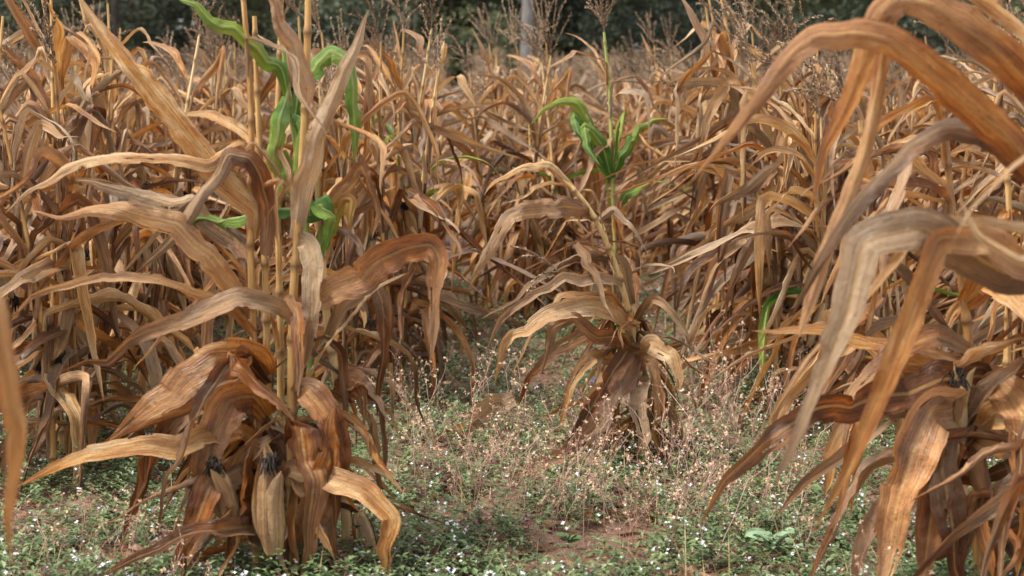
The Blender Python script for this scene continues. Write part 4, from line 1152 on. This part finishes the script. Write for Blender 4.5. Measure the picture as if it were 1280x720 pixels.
# dry weeds with straw-coloured seed heads
def weed_meshes(seed, h):
    rng = np.random.default_rng(seed)
    stem = Geo(); heads = Geo()
    def star(c, r):
        for k in range(6):
            d = norm(rng.normal(0, 1, 3) + np.array([0, 0, .4])); w = norm(np.cross(d, rng.normal(0, 1, 3))) * r * .30
            heads.add([c, c + d * r * .6 + w, c + d * r * rng.uniform(.9, 1.3), c + d * r * .6 - w], [[0, 1, 2, 3]], None, [rng.uniform(-.2, .2), 0, 0])
    def grow(p, d, L, r, lev):
        pts = [p]
        for k in range(5):
            d = norm(d + rng.normal(0, .09, 3) + np.array([0, 0, .03]))
            pts.append(pts[-1] + d * L / 5)
        pts = np.array(pts)
        tube(stem, pts, np.linspace(r, r * .7, 6), 3, (rng.uniform(-.15, .15), 0, 0))
        if lev == 0:
            star(pts[-1], rng.uniform(.007, .011))
            if rng.random() < .5: star(pts[3], rng.uniform(.004, .006))
            return
        nb = rng.integers(2, 4)
        for b in range(nb):
            i = rng.integers(2, 6)
            sd = norm(np.cross(d, rng.normal(0, 1, 3)))
            grow(pts[i], norm(d + sd * rng.uniform(.4, .9)), L * rng.uniform(.35, .65), r * .75, lev - 1)
    for s in range(rng.integers(1, 4)):
        a = rng.uniform(0, 6.28); t = rng.uniform(.05, .45)
        grow(np.array([rng.normal(0, .01), rng.normal(0, .01), -.01]), norm(np.array([math.cos(a) * t, math.sin(a) * t, 1])), h * rng.uniform(.5, .7), .0011, 2)
    return to_mesh("weed_stem", stem, M_SEEDSTEM), to_mesh("seed_heads", heads, M_SEED, False)
WP = [weed_meshes(900 + k, h) for k, h in enumerate((.22, .26, .30, .34, .28, .38, .24, .42, .32, .20))]
wr = random.Random(5)
def weed(px, py, k=None, s=1.0, lab="wispy dry weed with pale seed heads growing in the gap between the maize", grp="dry weeds in the gap"):
    x, y = G(px, py)
    t = thing("dry_weed", lab, "weed", (x, y, float(gz(x, y))), wr.uniform(0, 6.28), grp, s)
    m1_, m2_ = WP[wr.randrange(len(WP)) if k is None else k]
    obj("stem", m1_, t)
    h = obj("seed_heads", m2_, t); h["kind"] = "stuff"
for k in range(120):
    zone = wr.random() if k < 78 else wr.uniform(.55, 1.0)
    if zone < .42: px, py = wr.gauss(800, 70), wr.uniform(560, 720)
    elif zone < .66: px, py = wr.uniform(590, 760), wr.uniform(540, 690)
    elif zone < .82: px, py = wr.uniform(470, 590), wr.uniform(470, 640)
    else: px, py = wr.uniform(840, 1020), wr.uniform(490, 700)
    zn = ("around the foot of the broken maize plant", "in the middle of the gap", "beside the near clump's right side", "right of the broken maize plant")[0 if zone < .42 else 1 if zone < .66 else 2 if zone < .82 else 3]
    weed(px, py, None, wr.uniform(.75, 1.25), "wispy dry weed with pale seed heads " + zn, "dry weeds " + zn)
for px, py in ((905, 540), (880, 520), (925, 560), (895, 560)):
    weed(px, py, 7, 1.15, "tall dry weed with beaded seed heads against the maize right of the gap", "tall dry weeds right of the gap")
for px, py in ((1070, 770), (1105, 790), (1150, 800), (1030, 760)):
    weed(px, py, None, 1.0, "dry weed with star-shaped seed heads in front of the lower right maize", "dry weeds at the lower right")
for px, py in ((70, 740), (130, 760), (215, 750), (255, 760), (165, 700), (100, 720)):
    weed(px, py, None, .95, "dry weed with pale seed heads left of the near maize clump", "dry weeds at the lower left")

# broad-leaved green weeds
def broad_weed(px, py, n, size, mat, label, group=None, seed=0):
    rng = np.random.default_rng(seed)
    x, y = G(px, py); z = float(gz(x, y))
    t = thing("green_weed", label, "weed", (x, y, z), 0, group)
    sg = Geo()
    for k in range(n):
        a = k * 2.4 + rng.uniform(-.4, .4); e = rng.uniform(.2, .9)
        h = np.array([0, 0, size * rng.uniform(.2, .9)])
        d = np.array([math.cos(a) * math.cos(e), math.sin(a) * math.cos(e), math.sin(e)])
        L = size * rng.uniform(.8, 1.3)
        c = catmull([h, h + d * L * .5, h + d * L * .85 + [0, 0, -L * .12], h + d * L * 1.0 + [0, 0, -L * .3]], 8)
        s = np.linspace(0, 1, 8)
        lg = Geo()
        blade(lg, c, L * .6, np.tile(np.array([-math.sin(a), math.cos(a), 0.]) * -1, (8, 1)), .25, .1, .08, rng, 4, [rng.uniform(-.1, .2), 0, 0], np.sin(np.pi * np.clip(.06 + .94 * s, 0, 1)) ** .7)
        obj("leaf", to_mesh("weed_leaf", lg, mat), t)
        tube(sg, catmull([[0, 0, -.01], h * .6, h], 4), .0015, 4)
    obj("stem", to_mesh("weed_stem", sg, M_WEED), t)
broad_weed(962, 706, 7, .075, M_GREYWEED, "pale grey-green broad-leaved weed at the bottom right of the gap", seed=1)
broad_weed(990, 700, 5, .06, M_GREYWEED, "smaller grey-green weed beside the broad pale one at the bottom", seed=2)
broad_weed(488, 622, 8, .055, M_WEED, "leafy bright green weed beside the near clump's right edge", seed=3)
broad_weed(500, 640, 5, .04, M_WEED, "small green weed just below the leafy one near the clump", seed=4)
for k, (px, py) in enumerate(((555, 690), (575, 700), (520, 560), (590, 420), (612, 400), (600, 440), (660, 640), (710, 690), (745, 660), (850, 640), (60, 700), (140, 640), (200, 640), (1010, 700), (560, 470), (580, 395))):
    broad_weed(px, py, 6, .03 + .004 * (k % 4), M_WEED, "small rosette of green leaves on the soil between the maize rows", "small green rosettes", 20 + k)
# two small blue flowers
for k, (px, py) in enumerate(((598, 386), (738, 500))):
    x, y = G(px, py); z = float(gz(x, y))
    t = thing("blue_wildflower", ("tiny blue flower at the far end of the gap", "tiny blue flower in front of the broken maize plant")[k], "wildflower", (x, y, z))
    g = Geo(); tube(g, catmull([[0, 0, -.01], [.005, 0, .05], [.01, -.01, .10]], 6), .0013, 4); obj("stem", to_mesh("flower_stem", g, M_WEED), t)
    for q in range(5):
        a = q * 1.257; d = np.array([math.cos(a), -.4, math.sin(a)]); s_ = np.array([-math.sin(a), 0, math.cos(a)]); c = np.array([.01, -.01, .10])
        g = Geo().add([c, c + d * .008 + s_ * .005, c + d * .014, c + d * .008 - s_ * .005], [[0, 1, 2, 3]])
        obj("petal", to_mesh("petal", g, M_BLUE, False), t)

# ------------------------------------------------------------------ trees beyond the field
def crown_geo(rng, centre, rad, nclump, nleaf, size, bottom=0.0):
    g = Geo()
    V = []; T = []
    for k in range(nclump):
        d = norm(rng.normal(0, 1, 3)); rr = rng.uniform(.25, 1.0) ** .5
        c = np.array(centre) + d * np.array(rad) * rr
        if c[2] < bottom: c[2] = bottom + rng.uniform(0, .5)
        cr = rng.uniform(.3, .62) * min(rad) * .55
        tone = rng.uniform(-.18, .18)
        for q in range(nleaf):
            p = c + norm(rng.normal(0, 1, 3)) * cr * rng.uniform(.3, 1.1)
            u = norm(rng.normal(0, 1, 3)) * size * rng.uniform(.6, 1.3); w = norm(np.cross(u, rng.normal(0, 1, 3))) * size * .35
            V += [p - u, p + w, p + u, p - w]; T += [[tone + rng.uniform(-.1, .1), 0, 0]] * 4
    n = len(V) // 4
    g.add(np.array(V), np.arange(n * 4).reshape(n, 4), None, np.array(T))
    return g

def tree_proto(seed, h, spread, low, nclump=60, nleaf=55, size=.13, bark=None, lean=0.3, tr=.13):
    rng = np.random.default_rng(seed)
    tg_ = Geo()
    path = catmull([[0, 0, -.1], [lean * .2, 0, h * .3], [lean, .1, h * .7]], 14)
    tube(tg_, path, np.linspace(tr, tr * .45, 14), 9)
    for k in range(6):
        b = path[rng.integers(5, 13)]; a = rng.uniform(0, 6.28)
        tube(tg_, catmull([b, b + [math.cos(a) * spread * .35, math.sin(a) * spread * .35, h * .12], b + [math.cos(a) * spread * .7, math.sin(a) * spread * .7, h * .2]], 7), np.linspace(tr * .4, .015, 7), 5)
    cg = crown_geo(rng, (lean * .6, 0, (h + low) / 2), (spread, spread * .8, (h - low) / 2), nclump, nleaf, size, low)
    return to_mesh("trunk", tg_, bark or M_DBARK), to_mesh("crown", cg, M_TREELEAF, False)

TP = [tree_proto(1, 7.5, 3.2, 1.2, 90), tree_proto(2, 6.2, 2.8, .3, 100), tree_proto(3, 8.5, 3.4, 2.0, 90), tree_proto(4, 3.2, 2.0, .1, 60, 55, .10, tr=.06)]
PALE = tree_proto(5, 9.0, 3.0, 4.2, 80, 55, .13, M_BARK, .25, .19)
def tree(px, Yd, k, rz, s, label, group=None, proto=None, name="broadleaf_tree"):
    x = (px - W0 / 2) / FPX * Yd
    t = thing(name, label, "tree" if name != "dark_shrub" else "shrub", (x, Yd, 0), rz, group, s)
    a_, b_ = proto or TP[k]
    obj("trunk", a_, t); obj("crown", b_, t)
tree(657, 46, 0, 0, 1.0, "tree with a straight pale grey trunk behind the field", None, PALE, "pale_trunk_tree")
tree(150, 47, 2, 2.2, 1.0, "dark leaning tree at the upper left behind the field")
tr = random.Random(3)
for k, px in enumerate(range(-60, 1400, 105)):
    tree(px + tr.uniform(-30, 30), tr.uniform(51, 58), tr.choice((0, 1, 1, 2)), tr.uniform(0, 6.28), tr.uniform(.9, 1.2), "dark green tree in the wood behind the maize field", "trees of the wood behind the field")
for k, px in enumerate(range(-20, 1340, 130)):
    tree(px + tr.uniform(-40, 40), tr.uniform(47.5, 50), 3, tr.uniform(0, 6.28), tr.uniform(.7, 1.1), "low dark shrub at the edge of the wood behind the field", "shrubs at the edge of the wood", None, "dark_shrub")
wg = Geo()
wrng = np.random.default_rng(8)
for k in range(44):
    x = -24 + k * 1.12 + wrng.uniform(-.4, .4)
    g = crown_geo(wrng, (x, 66 + wrng.uniform(-2, 2), 3.6), (2.2, 1.5, 4.2), 40, 70, .36, .1)
    v, fl, uv, t = g.arrays(); n0 = wg.n
    wg.v.append(v); wg.uv.append(uv); wg.t.append(t - .12); wg.n += len(v); wg.f += [f + n0 for f in g.f]
o = obj("distant_wood", to_mesh("distant_wood", wg, M_TREELEAF, False))
tag(o, "dense dark wood closing the view behind the trees", "wood", kind="stuff")
